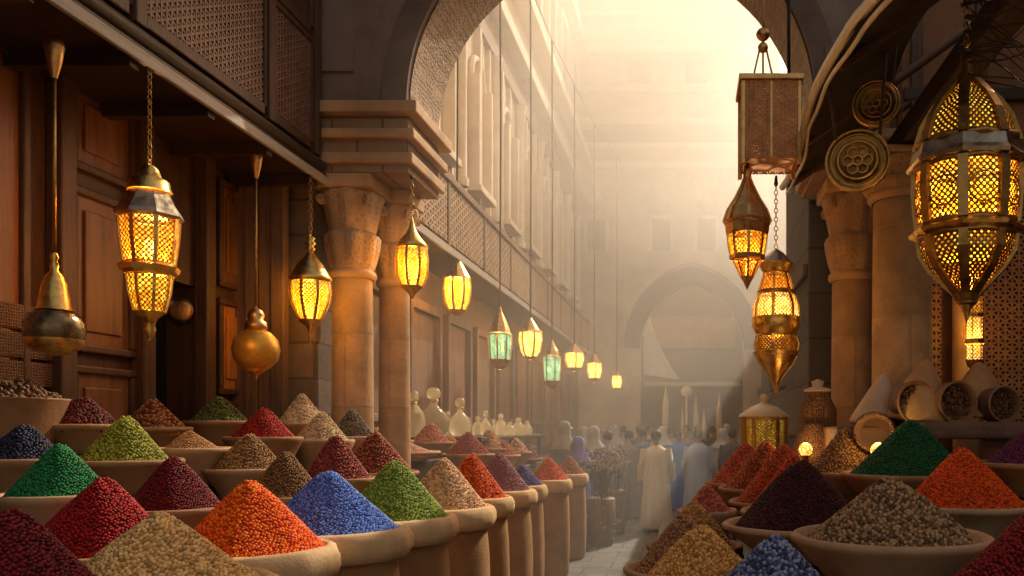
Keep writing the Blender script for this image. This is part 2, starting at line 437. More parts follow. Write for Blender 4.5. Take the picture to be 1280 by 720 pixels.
def column(label, x, y, r, z1, capz, group, capital=CARVC):
    t = thing('stone_column', label, 'column', (x, y, 0), group)
    b = MB(); b.box(x - r * 1.5, x + r * 1.5, y - r * 1.5, y + r * 1.5, 0, .3); b.lathe([(r * 1.45, .3), (r * 1.5, .36), (r * 1.2, .42), (r * 1.3, .48), (r * 1.05, .56)], 28, (x, y, 0))
    b.build('base', COLST, t, .01)
    MB().lathe([(r * 1.03, .5), (r * 1.03, capz * .4), (r * .95, capz)], 32, (x, y, 0)).build('shaft', COLM, t)
    b = MB(); h = z1 - capz
    b.lathe([(r * 1.0, capz), (r * 1.14, capz + .02), (r * 1.14, capz + .06), (r * 1.0, capz + .08)], 32, (x, y, 0))
    b.build('collar', COLST, t)
    lf = lambda a, f, z: 1 + .13 * abs(math.sin(4 * a)) ** 1.5 * math.sin(PI * min(1, f * 1.02 + .02)) - .05
    b = MB(); b.lathe([(r * 1.0, capz + .06), (r * 1.12, capz + h * .18), (r * 1.22, capz + h * .32), (r * 1.28, capz + h * .42), (r * 1.25, capz + h * .45), (r * 1.15, capz + h * .47)], 96, (x, y, 0), rfun=lf)
    lf2 = lambda a, f, z: 1 + .13 * abs(math.sin(4 * a + PI / 4)) ** 1.5 * math.sin(PI * min(1, f * 1.02 + .02)) - .05
    b.lathe([(r * 1.12, capz + h * .44), (r * 1.22, capz + h * .6), (r * 1.30, capz + h * .74), (r * 1.46, capz + h * .82), (r * 1.42, capz + h * .86), (r * 1.2, capz + h * .88)], 96, (x, y, 0), rfun=lf2)
    for k in range(4):                                  # corner volutes
        a = PI / 4 + k * PI / 2; cc = Vector((x + r * 1.55 * math.cos(a), y + r * 1.55 * math.sin(a), capz + h * .76)); ax = Vector((-math.sin(a), math.cos(a), 0))
        b.torus(cc, r * .2, r * .09, ax, 16, 6); b.ball(cc, r * .14, n=10, m=6)
    b.build('capital', capital, t)
    b = MB(); b.box(x - r * 1.5, x + r * 1.5, y - r * 1.5, y + r * 1.5, capz + h * .86, z1 - .002); b.build('abacus', COLST, t, .015)
    return t


column('front left arch column with a carved capital and sunlit edge', -2.87, 6.85, .168, 3.8, 2.95, 'columns carrying the archway')
column('slimmer rear left arch column beside the hanging amber lantern', -2.67, 7.28, .137, 3.8, 2.95, 'columns carrying the archway')
column('right arch column of brown stone with scrolled capital', 1.42, 6.95, .175, 3.8, 2.95, 'columns carrying the archway')
column('stout brown column in front of the right arch column', 1.54, 5.75, .215, 3.62, 3.3, None)

def lattice(b, axis, pos, u0, u1, v0, v1, sp, w, d):
    """three families of crossing bars clipped to a rectangle; axis 'x': the screen lies in the YZ plane at x=pos, 'y': in the XZ plane"""
    for fam, ang in enumerate((PI / 2, PI / 6, 5 * PI / 6)):
        dx, dz = math.cos(ang), math.sin(ang); nx, nz = -dz, dx
        cs = [u * nx + v * nz for u in (u0, u1) for v in (v0, v1)]
        k = math.ceil(min(cs) / sp)
        while k * sp < max(cs):
            c = k * sp; t0, t1 = -1e9, 1e9
            for p, dd, lo, hi in ((c * nx, dx, u0, u1), (c * nz, dz, v0, v1)):
                if abs(dd) < 1e-6:
                    if not lo < p < hi: t0, t1 = 1, 0
                else:
                    a, e = sorted(((lo - p) / dd, (hi - p) / dd)); t0, t1 = max(t0, a), min(t1, e)
            k += 1
            if t1 - t0 < .01: continue
            vs = []
            for t in (t0, t1):
                for off in (-w, w):
                    for dep in (0, d - .0015 * fam):
                        u, v = c * nx + dx * t + nx * off, c * nz + dz * t + nz * off
                        vs.append((pos + dep, u, v) if axis == 'x' else (u, pos - dep, v))
            b.add(vs, [(0, 1, 3, 2), (4, 6, 7, 5), (0, 4, 5, 1), (2, 3, 7, 6), (1, 5, 7, 3), (0, 2, 6, 4)])
    return b


LATB = surf('turned_lattice_wood', (.23, .12, .075), .5, var=.45, scale=7, bump=.3)
LATG = surf('balustrade_lattice', (.42, .28, .17), .6, var=.35, scale=6, bump=.3)
LATR = surf('alcove_lattice_wood', (.40, .18, .07), .5, var=.4, scale=7, bump=.3)
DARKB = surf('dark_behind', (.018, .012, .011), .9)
# ------------------------------------------------------------------ left wooden shop front
sf = thing('wooden_shopfront', 'dark carved wooden shop front with panelled doors on the left', 'shop front', (-3.7, 4, 0))
XW = -3.7
b = MB(); b.box(-3.95, XW, -1, 5.36, 0, 4.2); b.box(-3.95, XW, 6.06, 6.7, 0, 4.2); b.box(-3.95, XW, 5.36, 6.06, 2.75, 4.2); b.build('wall', WOOD, sf)
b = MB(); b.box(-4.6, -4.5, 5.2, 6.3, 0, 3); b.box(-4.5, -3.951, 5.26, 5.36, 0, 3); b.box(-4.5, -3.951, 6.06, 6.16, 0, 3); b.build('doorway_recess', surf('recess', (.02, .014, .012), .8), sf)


def panel(y0, y1, z0, z1, mat, frame=.05, name='door_panel'):
    p = MB().box(XW, XW + .018, y0, y1, z0, z1).build(name, mat, sf)
    m = MB()
    for a in ((y0 - frame, y1 + frame, z1, z1 + frame), (y0 - frame, y1 + frame, z0 - frame, z0), (y0 - frame, y0, z0, z1), (y1, y1 + frame, z0, z1)):
        m.box(XW, XW + .05, *a)
    m.build('moulding', WOOD, p, .012)
    MB().box(XW + .018, XW + .034, y0 + .07, y1 - .07, z0 + .08, z1 - .08).build('raised_field', mat, p, .012)


panel(4.80, 5.26, 3.30, 3.75, WOODP); panel(4.80, 5.26, 2.20, 3.10, WOODP); panel(4.80, 5.26, 1.35, 2.02, WOODP)
panel(6.30, 6.62, 2.0, 2.66, WOODLIT); panel(6.30, 6.62, 2.85, 3.6, WOODP); panel(6.30, 6.62, 1.2, 1.85, WOODP)
panel(2.6, 4.4, 1.95, 3.7, WOODP)
for y in (4.66, 5.36, 6.05): MB().box(XW, XW + .10, y - .06, y + .06, 0, 4.0).build('post', WOOD, sf, .01)
b = MB(); b.box(XW, XW + .12, 3, 6.58, 3.86, 4.08); b.build('lintel', WOODH, sf, .01)
b = MB()
for i in range(4): b.box(-3.7 + .105 * i, -3.7 + .105 * (i + 1) - .006, 6.50 - .012 * (i % 2), 6.585, 0, 3.9)
b.build('plank_cladding', PLANK, sf, .004)
# overhanging upper storey
up = MB(); up.box(-3.7, -3.06, -1, 6.56, 4.2, 8.0); up.build('upper_storey', WOOD, sf)
for y0, y1, z0, z1 in ((2.2, 3.1, 3.98, 5.3), (3.2, 4.32, 3.98, 5.3), (4.45, 5.70, 3.98, 5.05), (5.84, 6.40, 3.98, 4.78), (5.84, 6.40, 4.9, 5.9), (4.45, 5.7, 5.16, 6.2)):
    s_ = (lattice(MB(), 'x', -3.045, y0, y1, z0 + .02, z1, .046, .0075, .02).box(-3.06, -3.05, y0, y1, z0 + .02, z1).build('lattice_screen', LATB, sf) if z0 < 4.5
          else MB().box(-3.06, -3.045, y0, y1, z0 + .02, z1).build('board_panel', WOOD, sf))
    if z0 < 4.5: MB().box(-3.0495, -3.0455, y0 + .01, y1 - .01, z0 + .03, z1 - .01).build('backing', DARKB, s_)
    m = MB()
    for a in ((y0 - .05, y1 + .05, z1, z1 + .05), (y0 - .05, y0, z0, z1), (y1, y1 + .05, z0, z1), (y0, y1, z0 - .06, z0 + .02)):
        m.box(-3.06, -3.01, *a)
    m.build('screen_frame', WOOD, s_, .01)
for y in (3.15, 4.385, 5.77, 6.49): MB().box(-3.06, -2.99, y - .045, y + .045, 3.9, 8).build('post', WOOD, sf, .008)

aw = thing('wooden_awning', 'dark wooden awning with pale worn edge above the left stalls', 'awning', (-3.3, 4, 3.7))
b = MB(); b.box(-3.7, -2.985, .5, 6.75, 3.72, 3.78)
for i in range(9): b.box(-3.68, -3.0, .8 + .7 * i, .87 + .7 * i, 3.64, 3.72)
b.build('roof_boards', WOODH, aw)
MB().box(-2.984, -2.955, .5, 6.8, 3.675, 3.745).build('edge_board', FASCIA, aw, .006)
MB().tube([(-3.0, .5, 3.83), (-3.0, 6.55, 3.83)], .045, 10).build('gutter_rail', WOODH, aw)

# ------------------------------------------------------------------ the tall house on the left beyond the arch
lh = thing('balcony_house', 'tall pale house with fluted upper wall and carved balcony beyond the arch', 'house', (-3.3, 15, 0))
b = MB(); b.box(-4.2, -3.24, 7.4, 24, 4.5, 18); b.build('upper_wall', CREAM, lh)
MB().box(-4.2, -3.3, 7.4, 24, 0, 4.5).build('shop_wall', BROWNW, lh)
b = MB()
y = 7.7
k = 0
while y < 23.7:
    w = (.10, .05, .07, .05)[k % 4]
    b.box(-3.24, -3.24 + (.10, .05, .07, .04)[k % 4], y, y + w, 5.05, 7.75); y += w + (.22, .34, .14, .5)[k % 4]; k += 1
b.build('fluting', CREAM2, lh, .01)
for z0, z1, p in ((8.3, 8.55, .30), (8.55, 9.15, .16), (9.15, 9.4, .48), (12.6, 12.9, .3)):
    MB().box(-3.24, -3.24 + p, 7.41, 23.98, z0, z1).build('cornice', CREAM2, lh, .02)
b = MB(); b.box(-3.24, -3.15, 7.42, 23.9, 4.62, 5.05); b.box(-3.24, -3.15, 7.42, 23.9, 7.75, 8.2); b.build('carved_band', CARVED, lh)
for i in range(8):
    y0 = 7.95 + 1.95 * i
    n = MB().box(-3.24, -3.225, y0, y0 + .62, 5.35, 6.9).lathe([(.31, 0), (.001, .015)], 32, (-3.24, y0 + .31, 6.9), axis=Vector((1, 0, 0))).build('arched_niche', FARW, lh)
    m = MB().box(-3.24, -3.06, y0 - .1, y0, 5.25, 6.9).box(-3.24, -3.06, y0 + .62, y0 + .72, 5.25, 6.9).box(-3.24, -3.02, y0 - .16, y0 + .78, 5.15, 5.25)
    am = [(y0 + .31 + .36 * math.cos(PI * q / 14), 6.9 + .36 * math.sin(PI * q / 14)) for q in range(15)]
    m.tube([(-3.2, yy, zz) for yy, zz in am], .05, 8); m.build('niche_surround', CREAM2, n, .01)
    MB().lathe([(.09, 5.05), (.1, 5.15), (.07, 5.2), (.065, 7.4), (.1, 7.5), (.12, 7.74)], 16, (-3.16, y0 + 1.28, 0)).build('half_column', CREAM2, lh)
for i in range(8):
    y0 = 8.6 + 1.9 * i
    f = MB().box(-3.24, -3.2, y0, y0 + .8, 10.0, 12.0).build('window', FARD, lh)
    m = MB()
    for a in ((y0 - .1, y0, 9.9, 12.1), (y0 + .8, y0 + .9, 9.9, 12.1), (y0, y0 + .8, 12.0, 12.12), (y0, y0 + .8, 9.9, 10.0)): m.box(-3.239, -3.12, *a)
    m.build('window_frame', CREAM2, f)
b = MB(); b.box(-3.3, -2.72, 7.5, 22, 3.68, 3.76); b.build('balcony_floor', WOODH, lh)
MB().box(-2.72, -2.69, 7.5, 22.02, 3.66, 3.74).build('balcony_edge', FASCIA, lh)
for i in range(9):
    y0 = 7.56 + 1.6 * i
    s_ = lattice(MB(), 'x', -2.752, y0, y0 + 1.5, 3.80, 4.48, .085, .013, .03).box(-2.775, -2.76, y0, y0 + 1.5, 3.77, 4.48).build('balcony_screen', LATG, lh)
    MB().box(-2.775, -2.71, y0 + 1.5, y0 + 1.58, 3.76, 4.62).build('balcony_post', PLANK, lh)
MB().box(-2.79, -2.69, 7.5, 22, 4.48, 4.56).build('hand_rail', PLANK, lh, .01)
for i in range(10):
    y0 = 7.9 + 1.45 * i
    p = MB().box(-3.3, -3.27, y0, y0 + 1.0, .2, 3.1).build('shutter', surf('shutter_wood', (.20 + .03 * (i % 3), .125, .08), .65, var=.4, scale=4, stretch=(5, 5, .4)), lh)
    m = MB()
    for a in ((y0 - .09, y0, .1, 3.2), (y0 + 1, y0 + 1.09, .1, 3.2), (y0, y0 + 1, 3.1, 3.22), (y0, y0 + 1, 1.75, 1.83)): m.box(-3.3, -3.2, *a)
    m.build('shutter_frame', BROWNW, p, .01)

# ------------------------------------------------------------------ far building closing the lane
FY = 24.0
fb = thing('far_building', 'hazy sunlit building with cornices and pointed archway closing the lane', 'building', (0, FY, 0))
fc = arch_curve(.12, 1.55, 4.05, 40, .28)
arch_solid(fc, -4.3, 2.75, 14.75, 0, FY, FY + .5).build('wall', FARW, fb)
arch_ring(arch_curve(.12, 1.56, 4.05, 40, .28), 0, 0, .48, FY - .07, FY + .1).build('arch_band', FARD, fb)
arch_ring(arch_curve(.12, 2.05, 4.05, 40, .28), 0, 0, .16, FY - .12, FY + .05).build('arch_moulding', FARW, fb)
for z0, z1, p in ((9.3, 9.5, .45), (9.95, 10.1, .35), (10.55, 10.75, .6), (11.7, 11.85, .15), (12.78, 13.0, .35), (13.9, 14.05, .25)):
    MB().box(-3.2, 2.75, FY - p, FY - .001, z0, z1).build('cornice', CREAM2, fb, .02)
MB().box(-3.2, 2.75, FY - .06, FY - .002, 10.1, 10.55).build('frieze', CARVED, fb)
for x in (-2.75, -.8, .55, 2.3):
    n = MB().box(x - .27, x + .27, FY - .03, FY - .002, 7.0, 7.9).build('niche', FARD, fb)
    m = MB()
    for a in ((x - .36, x - .27, 6.9, 8.0), (x + .27, x + .36, 6.9, 8.0), (x - .36, x + .36, 7.9, 8.02)): m.box(a[0], a[1], FY - .1, FY - .003, a[2], a[3])
    m.build('niche_frame', CREAM2, n)
    c = MB(); c.lathe([(.05, 8.05), (.24, 8.3), (.32, 8.42), (.14, 8.55), (.09, 8.75), (.24, 8.95), (.44, 9.15), (.46, 9.28)], 16, (x, FY - .02, 0), sq=(1, .8)); c.build('carved_bracket', CREAM2, fb)
for x in (-1.45, .25, 2.0):
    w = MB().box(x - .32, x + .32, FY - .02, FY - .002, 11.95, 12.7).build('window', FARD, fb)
    MB().box(x - .42, x + .42, FY - .12, FY - .003, 11.86, 11.94).build('sill', CREAM2, w)
MB().box(2.752, 6.5, FY + .1, FY + .5, 0, 10.4).build('side_wing', FARW, fb)
MB().box(2.752, 6.5, FY - .2, FY + .099, 9.3, 9.6).build('cornice', CREAM2, fb)
# the room behind the far arch
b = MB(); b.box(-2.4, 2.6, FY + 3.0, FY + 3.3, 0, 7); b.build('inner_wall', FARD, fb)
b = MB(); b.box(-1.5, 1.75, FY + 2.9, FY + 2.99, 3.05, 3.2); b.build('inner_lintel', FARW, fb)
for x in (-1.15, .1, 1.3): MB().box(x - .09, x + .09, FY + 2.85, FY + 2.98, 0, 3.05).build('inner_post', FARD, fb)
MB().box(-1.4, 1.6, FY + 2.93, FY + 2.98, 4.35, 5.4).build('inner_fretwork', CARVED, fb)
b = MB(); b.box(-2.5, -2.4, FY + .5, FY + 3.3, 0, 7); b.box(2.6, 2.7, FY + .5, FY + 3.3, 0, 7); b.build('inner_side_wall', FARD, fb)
# added pale drape, its white standing in for sunlit wall inside the arch
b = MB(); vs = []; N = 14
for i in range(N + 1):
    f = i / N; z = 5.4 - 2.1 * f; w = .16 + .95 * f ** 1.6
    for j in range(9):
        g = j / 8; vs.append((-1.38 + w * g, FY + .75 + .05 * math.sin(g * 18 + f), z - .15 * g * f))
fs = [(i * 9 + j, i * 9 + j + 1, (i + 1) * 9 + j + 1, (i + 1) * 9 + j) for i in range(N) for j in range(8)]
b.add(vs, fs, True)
o = b.build('sunlight_drape', surf('sunlight_white', (.9, .88, .82), .8, var=.1, scale=6)); tag(rebase(o, (-1.4, FY + .75, 3.3)), 'white drape in place of sunlit wall inside the far archway', 'sunlight_drape')
# row of pale slender finials at the arch foot
for k, (px, py, w) in enumerate(((832, 483, 8), (853, 507, 4), (870, 494, 7), (880, 512, 6), (899, 492, 7))):
    p = P(px, py, 21.5); r = w * .5 * .0215
    o = MB().lathe([(r * 1.1, 0), (r * 1.1, .2), (r * .9, .25), (r * .85, p.z * .62), (r * 1.1, p.z * .64), (r * 1.0, p.z * .72), (r * .9, p.z * .84), (r * .35, p.z * .93), (r * .1, p.z)], 12, (p.x, p.y, 0)).build('pale_post', CREAM2)
    tag(rebase(o, (p.x, p.y, 0)), ('tall pale spired post at the left of the far row', 'thin short pale post beside the round disc', 'pale spired post just right of the round disc',
                                 'short pale post right of the middle spired one', 'straight pale post at the right of the far row')[k], 'post', 'pale posts before the far arch')
t = thing('disc_stand', 'round white disc on a thin stand before the far arch', 'stand', (P(858, 540, 21).x, 21, 0))
q = P(858, 490, 21)
MB().tube([(q.x, 21, 0), (q.x, 21, q.z - .12)], .03, 8).build('pole', CREAM2, t)
MB().lathe([(.001, -.03), (.14, -.03), (.155, 0), (.14, .03), (.001, .03)], 24, (q.x, 21, q.z), axis=Vector((0, 1, 0))).build('disc', surf('white_disc', (.85, .8, .7), .4), t)

# ------------------------------------------------------------------ right side
rh = thing('dark_side_house', 'dark coursed stone house along the right side beyond the arch', 'house', (2.4, 12, 0))
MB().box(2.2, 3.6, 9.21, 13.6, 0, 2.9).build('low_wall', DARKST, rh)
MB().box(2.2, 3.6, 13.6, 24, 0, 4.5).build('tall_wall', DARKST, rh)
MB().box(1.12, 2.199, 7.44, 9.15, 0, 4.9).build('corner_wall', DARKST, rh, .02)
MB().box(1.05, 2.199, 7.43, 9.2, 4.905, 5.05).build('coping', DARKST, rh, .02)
for z in (1.6, 3.1): MB().box(1.07, 1.119, 7.46, 9.12, z, z + .12).build('string_course', FARD, rh, .01)
for y0 in (9.0, 12.5, 16): MB().box(2.14, 2.21, y0, y0 + 1.1, .5, 2.0).build('shutter', WOOD, rh, .01)
for z in (2.6, 4.2): MB().box(2.08, 2.2, 13.62, 23.9, z, z + .2).build('string_course', FARD, rh)
lb = thing('dark_ledge_stall', 'dark stacked stone ledge behind the stacked brass lantern', 'ledge', (1.6, 10, 0))
b = MB()
for i in range(6): b.box(1.2 + .02 * (i % 2), 2.19, 9.22, 12.0 - .05 * i, .0 + .55 * i, .54 + .55 * i)
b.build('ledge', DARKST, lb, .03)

rs = thing('right_shop', 'warm brown shop alcove with carved screen behind the big lantern', 'shop', (2.3, 6.4, 0))
b = MB(); b.box(1.72, 4.2, 6.42, 6.59, 0, 5.8); b.build('back_wall', surf('alcove_wall', (.24, .11, .05), .8, var=.35, scale=3, bump=.4), rs)
b = MB(); b.box(3.6, 3.75, 1.5, 6.42, 0, 5.8); b.build('side_wall', WOODP, rs)
for xa, xb in ((1.80, 2.02), (2.36, 3.3)):
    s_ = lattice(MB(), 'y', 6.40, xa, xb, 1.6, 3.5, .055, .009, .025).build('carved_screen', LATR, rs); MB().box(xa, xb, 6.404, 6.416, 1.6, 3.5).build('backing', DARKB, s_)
MB().lathe([(.12, 0), (.1, .1), (.1, 3.4), (.13, 3.5)], 20, (2.17, 6.25, 0)).build('half_pillar', COLST, rs)
b = MB(); b.box(1.72, 3.6, 6.34, 6.418, 3.52, 3.7); b.box(1.72, 3.6, 6.36, 6.418, 4.3, 4.4); b.build('lintel', WOODH, rs, .01)
for x in (1.78, 2.3, 2.9): MB().box(x, x + .09, 6.37, 6.418, 3.7, 5.7).build('stud', WOOD, rs, .01)
b = MB(); b.box(1.46, 1.62, 1.6, 6.4, 3.63, 3.8); b.build('beam', WOODH, rs, .02)

cn = thing('cloth_canopy', 'dark cloth canopy with pale rolled edge over the right stalls', 'canopy', (.75, 4.5, 3.5))
b = MB(); vs = []
NE = 40
edge = []
for i in range(NE + 1):
    f = i / NE; Y = 2.2 + 4.36 * f
    edge.append(Vector((.76 + .03 * math.sin(f * 9), Y, 3.66 - .34 * max(0, (4.6 - Y) / 2.4) ** 1.3 - .03 * abs(math.sin(f * PI * 3)))))
for e in edge:
    for q in range(6):
        u = q / 5; vs.append(e + Vector((.62 * u, 0, .40 * u - .05 * math.sin(PI * u) + .03 * math.sin(e.y * 3 + 6 * u))))
b.add(vs, [(i * 6 + j, i * 6 + j + 1, (i + 1) * 6 + j + 1, (i + 1) * 6 + j) for i in range(NE) for j in range(5)], True)
b.build('cloth', CLOTHD, cn)
MB().tube(edge, .026, 10).build('rolled_edge', SILV_EDGE, cn)
MB().tube([e + Vector((.03 + .008 * math.sin(e.y * 7), 0, -.05)) for e in edge], .012, 8).build('edge_cord', SILV_EDGE, cn)
for yy in (3.0, 4.2, 5.4, 6.4): MB().tube([(.80, yy, 3.62 - .34 * max(0, (4.6 - yy) / 2.4) ** 1.3), (1.36, yy, 4.0), (2.4, yy, 4.75)], .03, 8).build('pole', WOOD, cn)

# ------------------------------------------------------------------ stepped stalls
def stall(name, label, steps, y0, y1, mat):
    t = thing(name, label, 'stall', (steps[0][0], y0, 0))
    for x0, x1, z in steps:
        MB().box(min(x0, x1) + .003, max(x0, x1) - .003, y0, y1, 0, z).build('step', mat, t, .015)
    return t


LSTEPS = [(-2.04, -2.52, 1.12), (-2.52, -2.80, 1.22), (-2.80, -3.16, 1.34), (-3.16, -3.66, 1.54)]
stall('stepped_stall', 'stepped dark wooden stall holding the bowls on the left', LSTEPS, 1.6, 6.45, WOODH)
LF = [(-2.15, -2.62, 1.18), (-2.62, -3.26, 1.36)]
stall('stepped_stall', 'stepped stall with scent bottles beyond the left columns', LF, 7.75, 15.5, WOODH)
RSTEPS = [(-.22, .27, .95), (.27, .98, 1.06), (.98, 1.66, 1.16), (1.66, 2.6, 1.32)]
stall('stepped_stall', 'stepped dark wooden stall under the right spice mounds', RSTEPS, 1.9, 6.3, WOODH)
stall('side_table', 'low table carrying red mounds beyond the right arch pier', [(.1, 1.04, 1.06)], 6.31, 8.2, WOODH)


def step_z(x, y):
    for st, ya, yb in ((LSTEPS, 1.6, 6.45), (LF, 7.75, 15.5), (RSTEPS, 1.9, 6.3), ([(.1, 1.04, 1.06)], 6.31, 8.2)):
        if ya <= y <= yb:
            for x0, x1, z in st:
                if min(x0, x1) <= x <= max(x0, x1): return z
    return None


# ------------------------------------------------------------------ spices
def ico(sub):
    import bmesh
    bm = bmesh.new(); bmesh.ops.create_icosphere(bm, subdivisions=sub, radius=1)
    v = np.array([x.co[:] for x in bm.verts]); f = np.array([[k.index for k in x.verts] for x in bm.faces]); bm.free()
    return v, f


ICO = {1: ico(1), 2: ico(2)}


def heap_mesh(name, R, h, s, sub, seed, elong=1.0, grain=.545, peak=.10):
    """conical mound: an inner cone covered with individual grains"""
    rng = np.random.default_rng(seed)
    ph = rng.uniform(0, 2 * PI, 4)
    def zf(r, a):
        q = np.clip(r / R, 0, 1)
        z = h * (np.clip((math.sqrt(1 + peak * peak) - np.sqrt(q * q + peak * peak)) / (math.sqrt(1 + peak * peak) - peak), 0, 1)) ** 1.03
        return z * (1 + .03 * np.sin(2 * a + ph[0]) * q) + .03 * R * np.sin(3 * a + ph[1]) * np.sin(q * 5 + ph[2]) + .014 * R * np.sin(7 * a + ph[3]) * q
    slant = math.hypot(R, h)
    n = int(PI * R * slant / (s * s * .92))
    k = np.arange(n) + .5
    r = R * np.sqrt(k / n); a = k * 2.399963
    x = r * np.cos(a) + rng.normal(0, s * .13, n); y = r * np.sin(a) + rng.normal(0, s * .13, n)
    rr = np.hypot(x, y); aa = np.arctan2(y, x)
    z = zf(rr, aa) + rng.normal(0, s * .06, n)
    iv, if_ = ICO[sub]
    sc3 = grain * s * rng.uniform(.9, 1.1, (n, 1)) * np.stack([np.full(n, elong) * rng.uniform(.9, 1.1, n), rng.uniform(.85, 1.05, n), rng.uniform(.8, 1.0, n)], 1)
    q = rng.normal(size=(n, 4)); q /= np.linalg.norm(q, axis=1)[:, None]
    w, i, j, l = q.T
    Rm = np.stack([1 - 2 * (j * j + l * l), 2 * (i * j - l * w), 2 * (i * l + j * w), 2 * (i * j + l * w), 1 - 2 * (i * i + l * l), 2 * (j * l - i * w),
                   2 * (i * l - j * w), 2 * (j * l + i * w), 1 - 2 * (i * i + j * j)], 1).reshape(n, 3, 3)
    gv = np.einsum('nij,nkj->nki', Rm, iv[None] * sc3[:, None, :]) + np.stack([x, y, z], 1)[:, None, :]
    gf = if_[None] + (np.arange(n) * len(iv))[:, None, None]
    # inner cone
    na, nr = 40, 10
    cv = [(0, 0, float(zf(np.array(0.), np.array(0.))) - s * .62)]; cf = []
    for ir in range(1, nr + 1):
        for ia in range(na):
            A = 2 * PI * ia / na; rad = R * ir / nr
            cv.append((rad * math.cos(A), rad * math.sin(A), float(zf(np.array(rad), np.array(A if A < PI else A - 2 * PI))) - s * .62))
    off = n * len(iv)
    for ia in range(na): cf.append((off, off + 1 + ia, off + 1 + (ia + 1) % na))
    for ir in range(nr - 1):
        for ia in range(na):
            p, p2 = off + 1 + ir * na + ia, off + 1 + ir * na + (ia + 1) % na
            cf += [(p, p + na, p2), (p2, p + na, p2 + na)]
    V = np.concatenate([gv.reshape(-1, 3), np.array(cv)]).astype(np.float32)
    T = np.concatenate([gf.reshape(-1, 3), np.array(cf)]).astype(np.int32)
    me = bpy.data.meshes.new(name)
    me.vertices.add(len(V)); me.vertices.foreach_set('co', V.ravel())
    me.loops.add(T.size); me.loops.foreach_set('vertex_index', T.ravel())
    me.polygons.add(len(T)); me.polygons.foreach_set('loop_start', np.arange(0, T.size, 3, dtype=np.int32))
    me.polygons.foreach_set('loop_total', np.full(len(T), 3, dtype=np.int32))
    me.polygons.foreach_set('use_smooth', np.ones(len(T), dtype=bool)); me.update(calc_edges=True); me.validate()
    return me


SEED = [0]


def wob(seed, amt):
    r = random.Random(seed); p = [r.uniform(0, 2 * PI) for _ in range(5)]
    return lambda a, f, z: 1 + amt * (.5 * math.sin(2 * a + p[0]) + .35 * math.sin(3 * a + p[1] + 2 * f) + .3 * math.sin(5 * a + p[2] - 3 * f) + .18 * math.sin(11 * a + p[3] + 5 * f))


def sack(label, x, y, H, R, seed, base=0.0):
    t = thing('spice_sack', label, 'sack', (x, y, base), 'rolled-top sacks of spice')
    rf = wob(seed, .035); h = H - base
    MB().lathe([(.001, .006), (R * .84, .006), (R * .97, .05), (R * 1.02, h * .25), (R * 1.03, h * .5), (R * 1.0, h * .72), (R * .95, h - .16), (R * .90, h - .10)],
               48, (x, y, base), rfun=rf).build('body', CANVAS, t)
    rim = MB().lathe([(R * .92, h - .135), (R * 1.02, h - .145), (R * 1.11, h - .13), (R * 1.16, h - .09), (R * 1.15, h - .04), (R * 1.10, h - .008), (R * 1.03, h + .004),
                (R * .96, h - .008), (R * .93, h - .04), (R * .90, h - .09)], 48, (x, y, base),
               rfun=lambda a, f, z: rf(a, f, z) + .012 * math.sin(17 * a + 9 * f) + .01 * math.sin(29 * a)).build('rolled_rim', CANVASL, t)
    return t


def bowl(label, x, y, H, R, base, seed, mat):
    t = MB(); d = H - base; rf = wob(seed, .022)
    t.lathe([(.001, .002), (R * .6, .002), (R * .66, .01), (R * .7, d * .3), (R * .9, d * .62), (R * 1.06, d * .9), (R * 1.12, d - .008), (R * 1.13, d + .008), (R * 1.09, d + .018),
             (R * 1.02, d + .012), (R * .98, d - .01), (R * .8, d * .72), (R * .4, d * .5), (.001, d * .46)], 48, (x, y, base), rfun=rf)
    o = t.build('spice_bowl', mat)
    return tag(rebase(o, (x, y, base)), label, 'bowl', 'clay bowls of spice')


def heap(desc, px, py_apex, py_rim, hw, Y, c, c2=None, vessel='bowl', s=.019, elong=1.0, spread=.45, vmat=None, vdesc=None, hname=None, rimpad=0.0, peak=.15):
    """a mound of spice in its bowl or sack; the bowl stands on the stall step, the sack on the ground"""
    SEED[0] += 1; sd = SEED[0]
    s *= .74 if Y < 4.6 else .86
    rg = random.Random(sd); c2 = c2 or c
    p = P(px, py_rim, Y); R = hw / F * Y; h = (py_rim - py_apex) / F * Y
    sub = 2 if Y < 4.6 else 1
    me = heap_mesh('spice_heap', R * 1.0, h + .02, s, sub, sd, elong, peak=peak)
    me.materials.append(grain_mat('grain', c, c2, spread))
    o = bpy.data.objects.new(hname or 'spice_heap', me); COL.objects.link(o); o.location = (p.x, p.y, p.z - .02)
    tag(o, 'mound of ' + desc, 'spice mound', 'mounds of spice')
    vd = vdesc or desc
    if vessel == 'sack': sack('tan rolled-top sack under the ' + vd, p.x, p.y, p.z, R * 1.03 + rimpad, sd)
    else:
        z = step_z(p.x, p.y)
        if z is None or p.z - z < .05:
            print('NOSTEP', desc, p, z); z = p.z - .12
        bowl('clay bowl under the ' + vd, p.x, p.y, p.z, R * 1.0 + rimpad, z, sd, vmat or random.choice([CLAY, CLAY, CLAYP]))
    return p


S = 'sack'
CRIM, ORNG, BLUE, OLIV = (.32, .012, .014), (.90, .20, .012), (.085, .15, .42), (.20, .25, .045)
